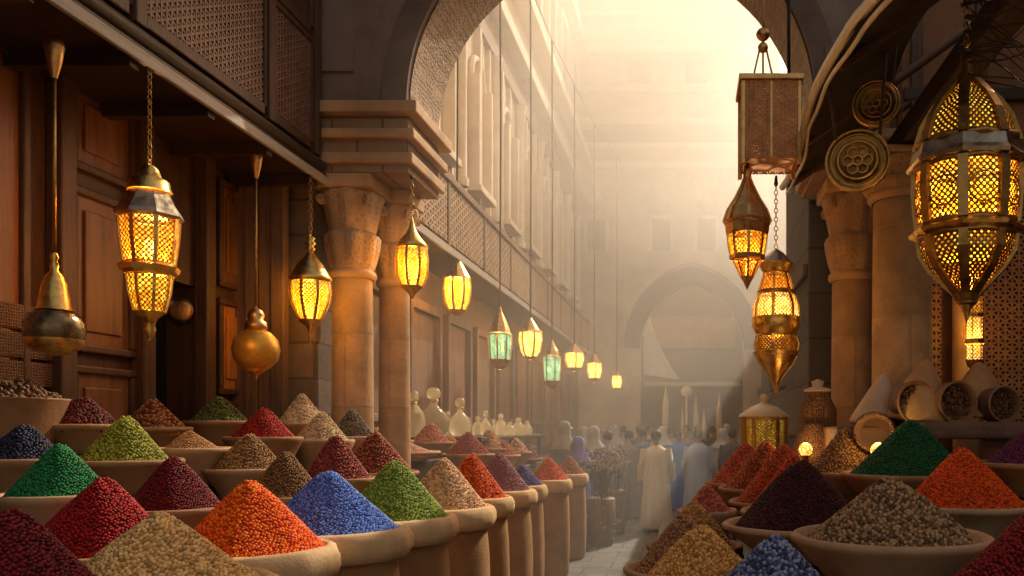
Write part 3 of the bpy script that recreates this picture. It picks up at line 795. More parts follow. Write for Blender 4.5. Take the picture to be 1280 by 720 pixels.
# front row of sacks, near to far
heap('dark crimson berries at the lower left corner', 14, 640, 748, 108, 2.3, (.15, .010, .018), (.10, .008, .012), S, .017)
heap('tan seeds at the front between crimson and orange', 200, 645, 728, 112, 2.6, (.72, .49, .23), (.58, .37, .16), S, .018)
heap('bright orange grains beside the blue mound', 312, 603, 684, 86, 3.25, ORNG, (.72, .11, .008), S, .018)
heap('blue grains between orange and olive green', 412, 590, 660, 80, 3.8, (.15, .27, .60), (.11, .16, .44), S, .018)
heap('olive green seeds in the sack right of the blue', 494, 577, 645, 65, 4.5, (.28, .34, .06), (.19, .25, .04), S, .02)
heap('pinkish beige seeds right of the green sack', 555, 574, 633, 53, 5.25, (.68, .47, .31), (.56, .36, .22), S, .021)
heap('orange seeds two sacks right of the green', 590, 569, 621, 43, 6.1, (.66, .17, .035), (.5, .10, .02), S, .022)
heap('dusty mauve seeds right of the second orange sack', 624, 567, 612, 38, 7.0, (.26, .11, .15), (.34, .17, .18), S, .023)
heap('violet blue powder between mauve and red orange', 653, 582, 606, 26, 8.0, (.10, .075, .27), (.08, .06, .2), S, .023)
heap('red orange powder near the end of the sacks', 686, 573, 599, 25, 9.0, (.62, .14, .04), (.5, .09, .03), S, .024)
heap('brown orange spice in the last sack', 712, 571, 592, 20, 10.3, (.42, .17, .07), (.3, .12, .06), S, .026)
# second row
heap('deep red powder behind the tan seeds', 128, 600, 690, 88, 2.95, CRIM, (.24, .008, .010), s=.016)
heap('dark maroon powder behind the orange', 217, 572, 637, 58, 3.8, (.16, .010, .014), (.11, .007, .010), s=.016)
heap('dark brown seeds behind the blue', 357, 566, 622, 48, 4.35, (.23, .125, .045), (.16, .085, .03), s=.018)
heap('speckled tan seeds in a brown bowl', 312, 543, 588, 45, 4.8, (.30, .19, .085), (.22, .12, .05), s=.019)
heap('dusty rose red seeds behind the blue and green', 420, 545, 600, 43, 5.0, (.30, .075, .06), (.22, .05, .04), s=.02)
heap('red brown seeds leaning behind the green', 470, 541, 592, 46, 5.75, (.36, .13, .075), (.25, .08, .05), s=.022)
# third row
heap('deep green powder in a wide bowl at far left', 75, 557, 621, 60, 3.35, (.022, .19, .065), (.015, .13, .045), s=.0155)
heap('olive yellow seeds above the deep green', 157, 521, 578, 52, 4.2, (.30, .31, .055), (.2, .21, .035), s=.02, rimpad=.02)
heap('low pale tan powder in an open bowl', 238, 540, 563, 36, 4.75, (.42, .25, .13), (.38, .22, .11), s=.014, rimpad=.03, vmat=CLAYP)
heap('brick red powder below the cream mounds', 330, 511, 549, 40, 5.6, (.40, .04, .032), (.3, .028, .02), s=.018)
heap('pale cream seeds left of the grey brown', 402, 516, 552, 34, 6.05, (.58, .48, .32), (.48, .38, .24), s=.021)
heap('tall cream white grains before the left column', 378, 493, 532, 32, 6.35, (.70, .58, .42), (.6, .47, .32), s=.021)
heap('grey brown peppercorns beside the left column', 440, 513, 548, 30, 6.35, (.17, .13, .09), (.11, .085, .06), s=.022)
# top row against the shop front
heap('blue black seeds at the far left edge', 30, 532, 577, 50, 3.75, (.035, .035, .07), (.02, .02, .035), s=.02, spread=.8)
heap('dark red dried chillies under the hanging flask', 105, 498, 534, 42, 4.55, (.11, .018, .014), (.07, .012, .012), s=.021, elong=1.7)
heap('speckled brown and rust nuts beside the chillies', 192, 500, 537, 38, 5.15, (.36, .17, .08), (.20, .06, .03), s=.026)
heap('dried green leaves at the back by the doorway', 274, 497, 529, 36, 5.85, (.12, .14, .05), (.08, .10, .035), s=.024, elong=1.4)
# beyond the arch on the left
heap('pale yellow powder behind the red brown seeds', 490, 525, 552, 24, 8.2, (.68, .50, .24), (.6, .42, .2), s=.02)
heap('salmon pink seeds below the scent bottles', 538, 529, 554, 25, 8.7, (.50, .22, .14), (.4, .15, .1), s=.025)
heap('deep rose powder just behind the pinkish beige', 585, 541, 569, 29, 8.4, (.33, .08, .065), (.26, .06, .05), s=.024)
heap('peach seeds right of the deep rose', 612, 537, 562, 22, 9.6, (.58, .36, .22), (.5, .3, .18), s=.026)
heap('low pale pink grains in a wide tray', 505, 552, 566, 40, 7.9, (.55, .37, .29), (.47, .3, .24), s=.022)
heap('pale straw grains behind the red brown seeds', 470, 535, 556, 22, 7.9, (.62, .46, .24), (.5, .36, .18), s=.024)
heap('ochre powder between the salmon and deep rose', 563, 546, 562, 20, 9.0, (.50, .27, .07), (.42, .2, .05), s=.022)
heap('terracotta grains right of the deep rose', 628, 551, 570, 20, 9.6, (.46, .16, .08), (.36, .11, .06), s=.024)
heap('plum seeds at the end of the bottle table', 661, 556, 574, 15, 11.2, (.20, .07, .09), (.15, .05, .07), s=.028)
heap('white and rust spice by the small scent bottles', 645, 548, 566, 18, 10.4, (.6, .45, .3), (.4, .15, .08), s=.028)
# right stall
heap('dark blue and white seeds at the front of the right stall', 968, 672, 752, 92, 2.4, (.20, .22, .33), (.07, .08, .15), s=.0175, spread=.7)
heap('golden tan seeds at the front edge of the right stall', 878, 658, 738, 92, 3.0, (.66, .38, .13), (.52, .27, .08), s=.019)
heap('brown lentils behind the golden tan', 856, 645, 712, 68, 3.55, (.36, .19, .10), (.27, .13, .06), s=.019)
heap('orange tan lentils along the right stall edge', 868, 628, 684, 54, 4.2, (.50, .26, .10), (.4, .18, .07), s=.02)
heap('coral pink seeds in a small bowl by the aisle', 884, 607, 640, 33, 4.9, (.50, .17, .11), (.42, .12, .08), s=.02, vmat=CLAYP)
heap('very dark maroon powder left of the peppercorns', 1003, 577, 657, 88, 3.85, (.065, .014, .016), (.045, .010, .012), s=.0165)
heap('grey brown peppercorns in the large front bowl', 1113, 600, 672, 108, 3.0, (.36, .225, .12), (.19, .11, .06), s=.0215, spread=.6, vmat=CLAYP)
heap('vivid orange powder right of the green', 1203, 562, 632, 78, 3.9, (.62, .105, .010), (.5, .07, .006), s=.0165)
heap('dark green powder in the bowl behind the orange', 1138, 526, 594, 76, 4.7, (.022, .10, .04), (.014, .07, .028), s=.018)
heap('brown seeds before the tilted basket', 1057, 535, 592, 48, 5.3, (.33, .19, .085), (.24, .12, .05), s=.021)
heap('purple powder at the right edge', 1300, 532, 581, 72, 4.35, (.13, .025, .085), (.09, .018, .06), s=.018)
heap('blood red powder at the lower right corner', 1300, 636, 752, 128, 2.32, (.24, .010, .014), (.17, .008, .010), s=.017)
heap('orange red powder left of the dark maroon', 992, 571, 640, 58, 4.6, (.55, .08, .025), (.45, .06, .018), s=.018)
heap('scarlet orange flakes second behind the maroon', 980, 557, 628, 62, 5.2, (.48, .11, .035), (.38, .07, .025), s=.02)
heap('rust brown flakes third behind the maroon', 957, 553, 611, 53, 5.8, (.40, .12, .05), (.28, .07, .03), s=.021)
heap('pale red flakes at the far end of the right stall', 932, 555, 604, 46, 6.55, (.48, .12, .06), (.36, .08, .04), s=.022)


# ------------------------------------------------------------------ lanterns
def chain(b, top, bot, r=.016):
    top, bot = Vector(top), Vector(bot); d = (bot - top); L = d.length; n = max(2, int(L / (r * 2.5)))
    for i in range(n):
        c = top + d * ((i + .5) / n)
        ax = Vector((1, 0, 0)) if i % 2 else Vector((0, 1, 0))
        q = MB().torus((0, 0, 0), r, r * .28, ax, 10, 5)
        b.add([(c.x + v[0], c.y + v[1], c.z + v[2] * 1.35) for v in q.v], q.f, True)


def ribs(b, prof, n, w, c, phase=0.0, t=.012):
    for k in range(n):
        a = 2 * PI * k / n + phase; ca, sa = math.cos(a), math.sin(a)
        vs = []
        for r, z in prof:
            for dr, dw in ((-t, -w), (t, -w), (t, w), (-t, w)):
                rr = r + dr; vs.append((c[0] + rr * ca - dw * sa, c[1] + rr * sa + dw * ca, c[2] + z))
        m = len(prof)
        fs = [(i * 4 + j, i * 4 + (j + 1) % 4, (i + 1) * 4 + (j + 1) % 4, (i + 1) * 4 + j) for i in range(m - 1) for j in range(4)]
        b.add(vs, fs + [(3, 2, 1, 0), tuple((m - 1) * 4 + j for j in range(4))])


def pts(prof, y0, k): return [(r * k, (y0 - y) * k) for y, r in prof]


def lamp_light(o, z, power, c=(1, .62, .22), r=.05):
    l = bpy.data.lights.new('lamp', 'POINT'); l.energy = power; l.color = c; l.shadow_soft_size = r
    lo = bpy.data.objects.new('lamp_light', l); COL.objects.link(lo); lo.parent = o; lo.location = (0, 0, z)


def hang(b, t0, z_top, style):
    return


def lantern(label, px, py_ref, Y, stages, hook_z, style='chain', power=6, group=None, segs=6, phase=0.0, lc=(1, .62, .22), lz=None, hook_mat=None, kscale=1.0, pierced=True, name='hanging_lantern', lx=None):
    """stages: (part name, material, [(pixel y, pixel radius)...], segments, rib count) measured on the photograph, turned into metres at depth Y"""
    k = Y / F * kscale; c = P(px, py_ref, Y)
    t = thing(name, label, 'lantern', c, group)
    topz = max((py_ref - y) * k for st in stages for y, r in st[2])
    for st in stages:
        nm, mat, prof, sg, rb = st[:5]
        pr = pts(prof, py_ref, k)
        m = MB().lathe(pr, sg, c, smooth=sg > 10, phase=phase)
        o = m.build(nm, mat, t)
        if pierced and Y < 8.5 and nm.endswith('glass'):
            MB().lathe([(q_ * 1.035 + .001, z_) for q_, z_ in pr], sg, c, smooth=sg > 10, phase=phase).build('pierced_shell', FILO, o)
        if rb:
            rbm = MB(); w = max(p[0] for p in pr) * ((.095 if not pierced else .07) if rb <= 8 else .045)
            ribs(rbm, [(r, z) for r, z in pr], rb, w, c, phase, t=w * .5)
            # bands
            for r, z in (pr[0], pr[-1]): rbm.torus((c.x, c.y, c.z + z), r, w * .7, Vector((0, 0, 1)), max(sg, 8) * 2 if sg > 10 else sg, 6)
            rbm.build('ribs', BRASS if len(st) < 6 else st[5], o)
    b = MB()
    zt = c.z + topz
    if style == 'chain':
        chain(b, (c.x, c.y, hook_z), (c.x, c.y, zt + .005), max(.011, .0022 * Y)); b.build('chain', hook_mat or BRASSD, t)
        if hook_z < 7: MB().torus((c.x, c.y, hook_z), .035, .009, Vector((1, 0, 0))).build('hook', IRON, t)
    elif style == 'rod':
        b.tube([(c.x, c.y, zt - .01), (c.x, c.y, hook_z - .12)], .008 if Y < 6 else .011, 8); b.build('rod', BRASSD, t)
        MB().lathe([(.012, -.2), (.03, -.13), (.045, -.04), (.035, 0), (.001, .01)], 12, (c.x, c.y, hook_z)).build('rod_knob', COPPER, t)
    else:
        b.tube([(c.x, c.y, zt - .01), (c.x + .01, c.y, (hook_z + zt) / 2), (c.x, c.y, hook_z)], .007 + .0006 * Y, 6); b.build('cord', CORD, t)
    if power: lamp_light(t, (0 if lz is None else (py_ref - lz) * k), power, lc)
    return t


G = 'lanterns hanging from the left awning'
# left awning edge is at X = -2.97
lantern('large amber glass lantern on a chain under the left awning', 187, 300, 4.42, [
    ('cap', BRASS, [(207, 5), (212, 10), (222, 13), (226, 21), (236, 23), (240, 25)], 12, 0),
    ('roof', SILVER, [(240, 22), (252, 27), (266, 36), (271, 38), (274, 35)], 8, 0),
    ('glass', GA, [(274, 33), (300, 31.5), (330, 27.5)], 8, 8),
    ('candle', FLAME, [(296, .5), (303, 5), (318, 6), (328, 3)], 10, 0),
    ('collar', BRASS, [(330, 29), (334, 34), (340, 32), (344, 27)], 8, 0),
    ('lower_glass', GY, [(344, 25), (365, 23), (390, 17)], 8, 8),
    ('finial', BRASS, [(390, 18), (394, 14), (398, 9), (406, 5), (412, 7), (425, 1)], 12, 0)], 3.70, power=90, group=G, lz=310)
lantern('dark brass flask ornament on a rod at the far left', 68, 405, 4.0, [
    ('neck', BRASS, [(316, 3), (322, 5), (326, 3), (332, 5), (338, 4), (345, 9), (355, 13), (385, 18), (388, 20)], 20, 0),
    ('bulb', FLASK, [(388, 17), (393, 26), (402, 31), (415, 32), (428, 30), (437, 24), (442, 12), (443, 1)], 32, 0),
    ('bowl', BRASS, [(424, 31.5), (430, 30.5), (437, 25), (443, 12), (444.5, 1)], 32, 0)], 3.64, 'rod', 0, name='hanging_ornament', lx=-3.1)
lantern('round yellow globe ornament on a rod by the orange-lit door', 320, 437, 5.75, [
    ('crown', COPPER, [(385, 2), (388, 7), (394, 10), (400, 8), (403, 12), (411, 13), (413, 10)], 16, 0),
    ('globe', surf('yellow_globe', (.80, .42, .06), .3, .55, var=.35, scale=18, bump=.4, bscale=60, bdist=.004), [(412, 8), (415, 16), (424, 25), (437, 27.5), (450, 25), (460, 16), (463, 10)], 32, 0),
    ('finial', BRASS, [(463, 11), (466, 7), (469, 3), (475, 1)], 12, 0)], 3.68, 'rod', 1.2, name='hanging_ornament', lz=437)
lantern('yellow onion shaped lantern at the end of the left awning', 388, 370, 6.3, [
    ('beads', BRASS, [(295, 2), (298, 6), (301, 3), (304, 7), (308, 3), (311, 6), (315, 3)], 14, 0),
    ('roof', BRASS, [(315, 3), (322, 8), (332, 16), (344, 22), (349, 26), (352, 24)], 16, 0),
    ('glass', GY, [(352, 22.5), (365, 24), (380, 21.5), (395, 15), (400, 12)], 16, 8),
    ('cap', BRASS, [(400, 14), (404, 12), (408, 5), (414, 3), (430, .6)], 14, 0)], 3.70, power=36, group=G)
G2 = 'lanterns strung along the lane beyond the arch'
lantern('amber barrel lantern hanging beside the slim column', 515, 330, 6.72, [
    ('roof', BRASS, [(272, 1), (285, 4), (293, 8), (303, 16), (308, 20), (310, 18)], 12, 0),
    ('glass', GY, [(310, 18), (325, 20), (345, 19), (358, 13)], 12, 8),
    ('cap', BRASS, [(358, 14), (363, 9), (368, 4), (374, 1)], 12, 0)], 3.81, power=40, group=G2)
lantern('yellow barrel lantern with pointed top beyond the columns', 571, 357, 9.5, [
    ('roof', BRASS, [(318, 1), (325, 4), (337, 11), (346, 16), (348, 17)], 10, 0),
    ('glass', GY, [(348, 16.5), (362, 18), (378, 16), (388, 11)], 10, 8),
    ('cap', BRASS, [(388, 12), (393, 6), (395, 1)], 10, 0)], 8.6, 'cord', 45, G2)
lantern('green glass lantern with tall pierced cone roof', 625, 430, 11.2, [
    ('roof', COPPER, [(383, 1), (390, 3), (404, 9), (412, 12), (416, 13)], 8, 0),
    ('glass', GG, [(418, 14.5), (424, 15), (450, 13)], 8, 8),
    ('base', COPPER, [(450, 14), (454, 11), (458, 9), (462, 3)], 8, 0)], 8.6, 'cord', 9, G2, lc=(.8, 1, .7))
lantern('golden lantern right of the green one', 663, 425, 12.6, [
    ('roof', COPPER, [(397, 1), (404, 6), (412, 11), (415, 16)], 8, 0),
    ('glass', GW, [(415, 14), (425, 15), (440, 12), (446, 8)], 8, 6),
    ('base', BRASS, [(446, 9), (450, 2)], 8, 0)], 8.6, 'cord', 34, G2)
lantern('narrow pale green lantern below the row', 690, 460, 14.3, [
    ('roof', COPPER, [(425, 1), (434, 5), (439, 8), (444, 9)], 8, 0),
    ('glass', GG, [(446, 10.5), (460, 10.5), (476, 9.5)], 8, 6),
    ('base', COPPER, [(476, 10), (481, 7), (488, 1)], 8, 0)], 8.6, 'cord', 9, G2, lc=(.9, 1, .7))
lantern('yellow lantern with two bright panes in the distant row', 718, 450, 16.2, [
    ('roof', COPPER, [(430, 1), (437, 8), (441, 12)], 8, 0), ('glass', GW, [(441, 11.5), (450, 12), (460, 9)], 8, 5), ('base', BRASS, [(460, 9), (464, 2)], 8, 0)], 8.6, 'cord', 34, G2)
lantern('small yellow lantern second from the far end', 743, 463, 18.3, [
    ('roof', COPPER, [(442, 1), (449, 6), (454, 9)], 8, 0), ('glass', GW, [(454, 9), (464, 9), (473, 7)], 8, 5), ('base', BRASS, [(473, 7), (478, 1)], 8, 0)], 8.6, 'cord', 34, G2)
lantern('smallest yellow lantern at the far end of the row', 771, 477, 20.5, [
    ('roof', COPPER, [(464, 1), (470, 5)], 8, 0), ('glass', GW, [(470, 5.5), (478, 6), (485, 4.5)], 8, 4), ('base', BRASS, [(485, 4), (488, 1)], 8, 0)], 8.6, 'cord', 34, G2)
wl = [P(545, 0, 8.2), P(571, 0, 9.5), P(625, 0, 11.2), P(663, 0, 12.6), P(690, 0, 14.3), P(718, 0, 16.2), P(743, 0, 18.3), P(771, 0, 20.5), P(790, 0, 23.8)]
o = MB().tube([(p.x, p.y, 8.61) for p in wl], .007, 6).build('lantern_wire', CORD); tag(rebase(o, (wl[0].x, wl[0].y, 8.61)), 'wire the distant lantern row hangs from', 'wire')
# right hand lanterns
big = lantern('huge pierced brass octagonal lantern at the upper right', 1208, 250, 3.5, [
    ('neck', BRASSD, [(62, 5), (78, 8), (92, 9), (100, 12)], 16, 0),
    ('dome', FILB, [(100, 12), (112, 23), (130, 39), (152, 53), (184, 63)], 8, 8, BRASSD),
    ('dome_glass', GD, [(112, 17), (130, 33), (152, 46), (184, 57)], 8, 0),
    ('band', SILVER, [(184, 64), (186, 66), (200, 69), (206, 74), (210, 72), (212, 63)], 8, 0),
    ('body', FIL, [(212, 63), (240, 64), (284, 60)], 8, 8, BRASSD),
    ('glass', GY, [(213, 55), (240, 56), (283, 53)], 8, 0),
    ('lower_band', BRASS, [(284, 62), (290, 71), (294, 69), (298, 59)], 8, 0),
    ('bowl', FILB, [(298, 59), (318, 56), (338, 44), (356, 27), (368, 15), (378, 9)], 8, 8, BRASSD),
    ('bowl_glass', GD, [(298, 50), (314, 46), (322, 34)], 8, 0),
    ('finial', BRASS, [(372, 12), (384, 7), (392, 4), (405, .5)], 12, 0)], 3.93, 'chain', 55, None, 8, PI / 8, lz=245, hook_mat=BRASSD, pierced=False)
# sun-motif rosettes on the big lantern's body panels
b = MB(); cb = P(1208, 250, 3.5)
for k in range(8):
    a = 2 * PI * (k + .5) / 8 + PI / 8; d = Vector((math.cos(a), math.sin(a), 0)); rr = 61 * .0035 * math.cos(PI / 8)
    cc = cb + d * (rr + .008) + Vector((0, 0, .002))
    b.torus(cc, .062, .0045, d, 24, 5); b.torus(cc, .040, .0035, d, 20, 5)
    for j in range(16):
        aa = 2 * PI * j / 16; side = Vector((-d.y, d.x, 0))
        b.ball(cc + side * (.075 * math.cos(aa)) + Vector((0, 0, .075 * math.sin(aa))), .0075, n=6, m=4)
b.build('rosette', BRASSD, big)
lantern('copper gold lantern with pointed tail hanging below the pierced box', 934, 285, 5.5, [
    ('roof', COPPER, [(207, 2), (216, 4), (222, 4), (232, 8), (248, 16), (262, 25), (276, 30), (280, 28)], 8, 8, COPPER),
    ('drum', COPPER, [(280, 28), (290, 27), (293, 26)], 8, 0),
    ('glass', GY, [(293, 25), (305, 24), (320, 21)], 8, 8, COPPER),
    ('band', COPPER, [(320, 23), (324, 22), (326, 20)], 8, 0),
    ('lower_glass', GA, [(326, 18), (338, 12), (346, 8)], 8, 8, COPPER),
    ('finial', COPPER, [(346, 9), (352, 5), (362, .6)], 10, 0)], P(933, 206, 5.5).z, 'chain', 16, None, 8, lz=305)
lantern('tall stacked brass lantern with glowing middle before the dark ledge', 970, 400, 6.2, [
    ('cap', SILVER, [(312, 3), (317, 10), (324, 16), (330, 19)], 14, 0),
    ('crown', BRASS, [(330, 22), (336, 20), (342, 16)], 14, 0),
    ('upper_glass', GA, [(342, 16), (352, 19), (364, 22)], 14, 7),
    ('shoulder', BRASSD, [(364, 24), (368, 23)], 14, 0),
    ('middle_glass', GW, [(368, 23), (382, 28), (398, 29)], 14, 7),
    ('belt', BRASS, [(398, 31), (403, 30), (408, 31), (416, 26), (420, 25)], 20, 0),
    ('lower_drum', FILB, [(420, 25), (430, 28), (440, 26)], 20, 7),
    ('drum_glass', GA, [(420, 22), (430, 25), (440, 23)], 20, 0),
    ('lower_belt', BRASS, [(440, 29), (444, 27)], 20, 0),
    ('bowl', BRASS, [(444, 26), (455, 21), (465, 13), (474, 6), (480, 3), (490, .8)], 20, 7)], 3.60, 'chain', 20, None, 14, lz=385)
lantern('slim amber column lantern behind the huge lantern', 1218, 420, 5.95, [
    ('cap', BRASSD, [(355, 2), (365, 7), (372, 12)], 8, 0),
    ('upper_glass', GA, [(374, 10), (392, 10)], 8, 6), ('belt', BRASSD, [(392, 12), (397, 12)], 8, 0),
    ('glass', GW, [(397, 10), (424, 10)], 8, 6), ('belt', BRASSD, [(424, 12), (430, 12)], 8, 0), ('lower_glass', GW, [(430, 10), (450, 10)], 8, 6),
    ('base', BRASSD, [(450, 12), (458, 9), (462, 3)], 8, 0)], 3.5, 'cord', 14)

# pierced box lamp
c = P(961, 160, 5.5)
bx = thing('box_lantern', 'large pierced copper box lantern hanging high before the bright lane', 'lantern', c)
k = .0055; hw, dy = 34 * k, .17
BRONZE = surf('warm_bronze', (.60, .25, .075), .5, 0, var=.4, scale=14, bump=.3)
for sy in (-1, 1): lattice(MB(), 'y', c.y + sy * dy, c.x - hw, c.x + hw, c.z - 48 * k, c.z + 46 * k, .03, .0062, .012).build('pierced_panel', BRONZE, bx)
for sx in (-1, 1): lattice(MB(), 'x', c.x + sx * hw, c.y - dy, c.y + dy, c.z - 48 * k, c.z + 46 * k, .03, .0062, .012).build('pierced_panel', BRONZE, bx)
MB().box(c.x - hw + .02, c.x + hw - .02, c.y - dy + .02, c.y + dy - .02, c.z - 46 * k, c.z + 44 * k).build('glow_lining', glow_mat('box_sun_glow', (.55, .19, .045), (.3, .09, .02), .55, 8, 0), bx)  # added glowing box, imitates sunlight coming through the pierced sides
b = MB(); b.box(c.x - hw - .03, c.x + hw + .03, c.y - dy - .03, c.y + dy + .03, c.z + 46 * k, c.z + 53 * k)
for sx in (-1, 1):
    for sy in (-1, 1): b.box(c.x + sx * hw - .015, c.x + sx * hw + .015, c.y + sy * dy - .015, c.y + sy * dy + .015, c.z - 55 * k, c.z + 46 * k)
b.box(c.x - .012, c.x + .012, c.y - dy - .012, c.y - dy + .01, c.z - 48 * k, c.z + 46 * k)
b.build('frame', COPPER, bx, .006)
b = MB(); tz = c.z + 53 * k; kn = c + Vector((-.04, 0, 0)); kz = P(0, 55, 5.5).z
for sx in (-1, 0, 1): b.tube([(kn.x + sx * .08, c.y, tz), (kn.x + sx * .015, c.y, kz)], .007, 6)
b.tube([(kn.x, c.y, kz), (kn.x + .005, c.y, 4.80)], .010, 8); b.build('hanger', BRASSD, bx)
MB().ball((kn.x, c.y, kz + .065), .048, (1, 1, .9)).ball((kn.x, c.y, kz - .025), .036).build('knob', COPPER, bx)
o = MB().tube([P(986, 0, 5.5) + Vector((0, 0, .17)), P(986, 107, 5.5)], .012, 6).build('dark_rope', IRON); tag(o, 'dark rope hanging beside the pierced box lantern', 'rope')

o = MB().tube([(-3.0, 5.5, 4.81), (.4, 5.52, 4.80), (3.5, 5.5, 4.82)], .02, 8).build('cross_rod', IRON); tag(rebase(o, (0, 5.5, 4.8)), 'black iron rod spanning the lane above the pierced box lantern', 'rod')
# brass medallions
for px, py, r, Y, lab in ((1095, 130, 29, 4.6, 'smaller upper brass ring medallion hung on cords under the canopy'), (1072, 201, 39, 4.5, 'larger lower brass ring medallion beside the stout column')):
    c = P(px, py, Y); R = r * Y / F; ax = Vector((-.25, -1, .08)).normalized()
    t = thing('brass_medallion', lab, 'medallion', c, 'brass medallions under the canopy')
    MB().lathe([(.001, -.01), (R * .6, -.01), (R * .66, 0), (R * .85, .012), (R * .98, 0), (R, -.02), (R * .9, -.03), (.001, -.03)][::-1], 40, c, axis=ax).build('dish', BRASSD, t)
    b = MB(); q = c + ax * .012
    for f, w in ((.98, .05), (.84, .03), (.62, .05)): b.torus(q, R * f, R * w, ax, 36, 6)
    b.build('ring', BRASS, t)
    b = MB(); u = ax.cross(Vector((0, 0, 1))).normalized(); v = u.cross(ax).normalized()
    for j in range(6):
        a = j * PI / 3; b.torus(q + (u * math.cos(a) + v * math.sin(a)) * R * .3, R * .17, R * .035, ax, 14, 5)
    b.torus(q, R * .16, R * .04, ax, 14, 5); b.build('tracery', BRASS, t)
    b = MB()
    for sx in (-1, 1): b.tube([c + Vector((sx * R * .7, 0, R * .7)), c + Vector((sx * R * 1.0, .05, R * .7 + (3.95 if Y > 4.55 else 3.85) - c.z - R * .7))], .010, 6)
    b.build('cord', CORD, t)

# twigs bunched at the big lantern's chain
b = MB(); rg = random.Random(5); c0 = P(1205, 60, 3.45)
for i in range(26):
    p = c0 + Vector((rg.uniform(-.02, .03), rg.uniform(-.03, .05), rg.uniform(-.12, .3))); line = [p]
    d = Vector((rg.uniform(.15, 1), rg.uniform(-.4, .4), rg.uniform(-.25, .5))).normalized()
    for j in range(6):
        d = (d + Vector((rg.uniform(-.3, .3), rg.uniform(-.3, .3), rg.uniform(-.35, .35)))).normalized(); p = p + d * .07; line.append(p)
    b.tube(line, .006, 5, r1=.0015)
o = b.build('dry_twigs', TWIG); tag(rebase(o, c0), 'tangle of bare dry twigs around the huge lantern chain', 'twigs')

# ------------------------------------------------------------------ bottles on the left stall beyond the columns
t = thing('side_table', 'small raised table carrying the scent bottles', 'table', (-2.8, 9.2, 0))
MB().box(-3.27, -2.36, 9.16, 13.2, 1.52, 1.575).build('table_top', WOODH, t, .01)
for yy in (9.3, 11, 13): MB().box(-2.46, -2.4, yy, yy + .06, 0, 1.52).build('leg', WOODH, t)
BG = 'scent bottles on the left stall'
for i, (px, y0, y1, w, Y, kind, lab) in enumerate((
        (517, 488, 536, 13, 9.3, 0, 'tall square shouldered pale bottle nearest the columns'), (542, 484, 531, 18, 9.9, 1, 'round decanter with thick stopper'),
        (575, 497, 538, 13, 10.3, 1, 'smaller round bottle right of the decanter'), (607, 513, 540, 7, 10.8, 1, 'little round bottle with a ball stopper'),
        (626, 517, 545, 7, 11.2, 0, 'slim pale bottle first of the crowded group'), (637, 527, 552, 7, 11.0, 0, 'short pale bottle at the front of the crowded group'),
        (648, 522, 550, 8, 11.8, 0, 'domed pale bottle last of the crowded group'), (597, 520, 543, 6, 11.6, 0, 'thin pale bottle between the round bottle and the little one'), (617, 524, 546, 5, 11.9, 1, 'tiny round bottle behind the slim pale bottle'),
        (659, 526, 549, 6, 12.3, 0, 'small pale bottle at the far end of the raised table'), (560, 514, 536, 6, 10.6, 0, 'short bottle between the decanter and the smaller round bottle'),
        (472, 508, 522, 8, 8.6, 1, 'small stopper bottle above the pale yellow powder'))):
    p = P(px, y1, Y); k = Y / F; R = w * k; z = 1.577 if Y > 9.1 else (step_z(p.x, p.y) or 1.36); H = EYE + (HY - y0) * k - z
    t = thing('scent_bottle', lab, 'bottle', (p.x, p.y, z), BG)
    R *= 1.08; nb = .62 if kind == 0 else .55
    pr = [(.001, .002), (R * .9, .002), (R, H * .06), (R, H * .4), (R * .8, H * .55), (R * .3, H * nb + .04), (R * .24, H * .8)] if kind == 0 else \
         [(.001, .002), (R * .6, .002), (R * .92, H * .12), (R, H * .28), (R * .85, H * .45), (R * .4, H * .58), (R * .24, H * .64), (R * .24, H * .76)]
    fl = MB().lathe(pr, 24, (p.x, p.y, z)).build('flask', GLASS, t)
    MB().lathe([(R * .27, H * .70), (R * .32, H * .715), (R * .32, H * .735), (R * .27, H * .75)], 16, (p.x, p.y, z)).build('collar', BRASS, fl)
    MB().lathe([(R * .22, H * .76), (R * .42, H * .80), (R * .44, H * .9), (R * .3, H * .98), (.001, H)], 16, (p.x, p.y, z)).build('stopper', GLASS, t)

# ------------------------------------------------------------------ right shelf goods
sh = thing('wall_shelf', 'thick brown shelf carrying jars behind the green mound', 'shelf', (2.0, 5.3, 1.6))
MB().box(1.44, 2.7, 4.98, 5.62, 1.62, 1.73).build('board', CLAYD, sh, .03)
for x in (1.5, 2.5): MB().box(x, x + .1, 5.05, 5.55, 1.3, 1.62).build('bracket', WOOD, sh, .01)


def jar_side(label, px, py, r, Y, L=.2, ang=.25, mat=CLAYD):
    c = P(px, py, Y); R = r * Y / F; ax = Vector((ang, -1, .03)).normalized()
    t = thing('clay_jar', label, 'jar', c - Vector((0, 0, R)), 'clay jars lying on the shelf')
    MB().lathe([(.001, 0), (R * .7, 0), (R * .95, .06), (R * .98, L * .6), (R * .9, L * .85), (R, L), (R * .93, L + .01), (R * .82, L - .03), (R * .8, L * .5), (.001, L * .3)], 32,
               c - ax * L, axis=ax).build('body', mat, t)
    MB().torus(c, R * .95, R * .07, ax, 32, 6).build('lip', CLAY, t)
    b = MB(); rg = random.Random(px)
    for i in range(70):
        a = rg.uniform(0, 2 * PI); q = R * .78 * math.sqrt(rg.random()); u = ax.cross(Vector((0, 0, 1))).normalized(); v = u.cross(ax)
        b.ball(c - ax * (.03 + .02 * rg.random()) + u * q * math.cos(a) + v * q * math.sin(a), R * .11, n=6, m=4)
    b.build('contents', MAT_R, t)


jar_side('clay jar on its side left on the shelf above the green', 1146, 503, 27, 5.2)
jar_side('clay jar on its side in the middle of the shelf', 1198, 503, 27, 5.15, mat=CLAY)
jar_side('clay jar on its side at the right end of the shelf', 1256, 505, 23, 5.15)


